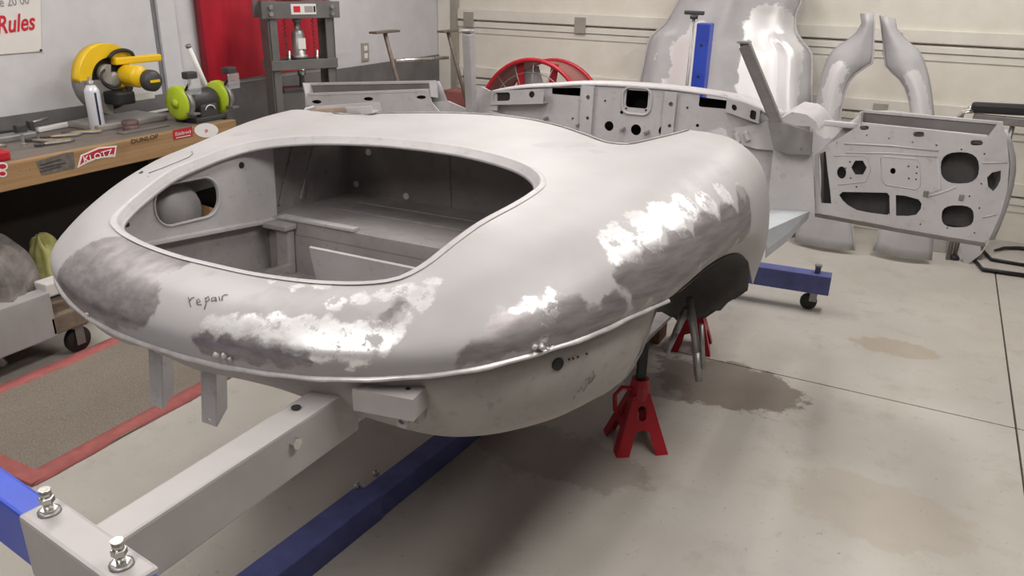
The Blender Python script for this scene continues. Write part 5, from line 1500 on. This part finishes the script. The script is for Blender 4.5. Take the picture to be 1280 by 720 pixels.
MB().frame_box((0, 0, .03), .03, .02, .06, ch=.004).build('jaw', M_CHAR, tb); MB().bar((0, 0, .02), (-.02, -.16, .03), .02, .016, ch=.003).build('bar', M_CHAR, tb); MB().cyl((0, .0, .05), (.0, .09, .06), .007, n=8).build('screw', M_STEEL_DULL, tb)
p = at_z(14, 176, BT); tb = thing('hand_plane', 'grey flat metal tool lying at the left end of the bench', 'hand tool', p)
MB().frame_box((0, 0, .015), .07, .20, .03, ch=.008).build('body', M_STEEL_DULL, tb); MB().frame_box((0, .05, .045), .03, .05, .04, ch=.008).build('knob', M_CHAR, tb)
p = at_z(3, 200, BT); tb = thing('bench_vice', 'red bench vice at the left edge of the picture', 'vice', p + Vector((-.03, -.06, 0)))
MB().frame_box((0, 0, .02), .12, .16, .04, ch=.01).build('base', M_RED, tb); MB().frame_box((0, 0, .055), .08, .12, .04, ch=.012).build('jaw', M_RED, tb); MB().cyl((.02, .03, .06), (.02, .09, .05), .008, n=10).build('screw', M_ZINC, tb)
p = at_z(66, 160, BT); tb = thing('scraper', 'small dark scraper on the bench behind the white batten', 'scraper', p); MB().bar((0, -.05, .008), (0, .03, .008), .02, .012, ch=.003).build('handle', M_CHAR, tb); MB().frame_box((0, .05, .006), .03, .04, .004).build('blade', M_STEEL_DULL, tb)

# ================================================================== UNDER THE BENCH
TX = -3.08
tr = thing('low_trolley', 'low grey steel trolley with castors under the workbench edge', 'trolley', (TX, 1.55, 0)); tro = Vector(tr.location)
ta, tb_ = at_x(-40, 386, TX), at_x(62, 365, TX)
zt = (tb_.z)
m_ = MB(); m_.box(-.075, 0, ta.y - tro.y - .4, tb_.y - tro.y, zt - .20, zt, .006); frm = m_.build('side_channel', M_GREYTUBE, tr)
hh = at_x(20, 372, TX); MB().lathe([(.008, -.001), (.008, .001)], (-.035, hh.y - tro.y, zt), n=10).build('bolt_hole', M_DARK, frm)
MB().box(-.50, -.075, ta.y - tro.y - .4, tb_.y - tro.y - .02, zt - .06, zt - .03, .004).build('deck', simple('dark_deck', srgb(70, 66, 64), .8, 0, .2, 10), tr)
wbk = at_x(90, 388, TX)
MB().box(-.20, .0, tb_.y - tro.y - .02, wbk.y - tro.y + .10, .135, .215, .006).build('timber_block', simple('dirty_timber', srgb(120, 104, 90), .85, 0, .25, 18), tr)
def castor(x, y):
    m_ = MB(); m_.frame_box((x, y, .128), .07, .07, .008)
    for s in (-1, 1): m_.frame_box((x + s * .024, y, .085), .004, .04, .09)
    m_.build('castor_fork', M_STEEL_DULL, tr)
    MB().lathe([(.012, -.018), (.052, -.018), (.058, -.010), (.058, .010), (.052, .018), (.012, .018)], (x, y, .059), YA, ZA, (1, 0, 0), 22).build('castor_wheel', M_DARK, tr)
wc = at_x(97, 415, TX - .04); castor(-.05, wc.y - tro.y); castor(-.38, wc.y - tro.y); castor(-.05, -.55); castor(-.38, -.55)
L2_ = MB().box(-.44, -.34, wc.y - tro.y - .05, wc.y - tro.y + .05, .135, zt - .06).build('timber_block', simple('dirty_timber', srgb(120, 104, 90), .85, 0, .25, 18), tr)
for y in (-.55,): MB().box(-.44, 0, y - .05, y + .05, .132, zt - .06).build('cross_member', M_GREYTUBE, tr)
# cloths heaped on the trolley
def cloth_heap(name, label, c, rx, ry, rz, mat_, seed, folds=5):
    rnd = random.Random(seed); m_ = MB(); rows = []
    n, k = 22, 36
    ph = [rnd.uniform(0, 6.28) for _ in range(6)]
    for i in range(n):
        f = i / (n - 1); r = []
        for j in range(k):
            a = 2 * math.pi * j / k
            w_ = 1 + .13 * math.sin(folds * a + ph[0] + 2.5 * f) + .08 * math.sin((folds + 4) * a + ph[1] - 3 * f) + .05 * math.sin(13 * a + ph[2] + 5 * f)
            rad = math.cos(f * math.pi / 2) ** .55 * w_
            h = math.sin(f * math.pi / 2) * (1 + .12 * math.sin(3 * a + ph[3]) + .06 * math.sin(7 * a + ph[4]))
            r.append((rx * rad * math.cos(a), ry * rad * math.sin(a), rz * h * (1 + .03 * w_)))
        rows.append(r)
    m_.grid(rows, wrap=True)
    o = m_.build(name, mat_); o.location = c; return tag(o, label, 'cloth', 'cloths under the bench')
def cloth_mat(name, a, b):
    t = NT(name); n = t.noise(12, 5); t.set(Base_Color=t.ramp(n, [(.35, a), (.65, b)]), Roughness=.95); t.bump(t.noise(30, 4), .5, .01); return t.m
M_RAG1, M_RAG2 = cloth_mat('grey_cloth', srgb(104, 98, 95), srgb(146, 138, 134)), cloth_mat('yellow_green_cloth', srgb(160, 158, 92), srgb(196, 192, 130))
zd = zt - .03
p = at_x(14, 360, -3.22); cloth_heap('grey_cloth', 'heap of crumpled grey cloth on the low trolley under the bench', (p.x - .02, p.y - .05, zd + .001), .11, .145, .235, M_RAG1, 3)
p = at_x(52, 345, -3.25); cloth_heap('yellow_cloth', 'crumpled yellow-green cloth beside the grey heap under the bench', (p.x - .03, p.y + .045, zd + .001), .075, .065, .18, M_RAG2, 8, 4)
p = at_x(56, 352, -3.14); tag(MB().frame_box((p.x + .01, p.y + .02, zd + .031), .08, .10, .06, ch=.008).build('white_carton', simple('carton_white', srgb(206, 202, 198), .7, 0, .04, 6)), 'small white carton in front of the yellow-green cloth on the trolley', 'carton')
# chrome fitting at the left picture edge
p = at_z(5, 452); ch_ = thing('chrome_fitting', 'small shiny chrome fitting with a black knob on the floor by the trolley', 'fitting', (p.x + .02, p.y - .03, 0))
MB().lathe([(.03, 0), (.032, .01), (.018, .03), (.016, .06), (.026, .07), (.026, .085), (0, .095)], n=16, cap=False).build('body', M_ZINC, ch_)
MB().lathe([(.0, .09), (.016, .095), (.022, .11), (.016, .125), (0, .13)], n=14, cap=False).build('knob', M_BLACK, ch_)
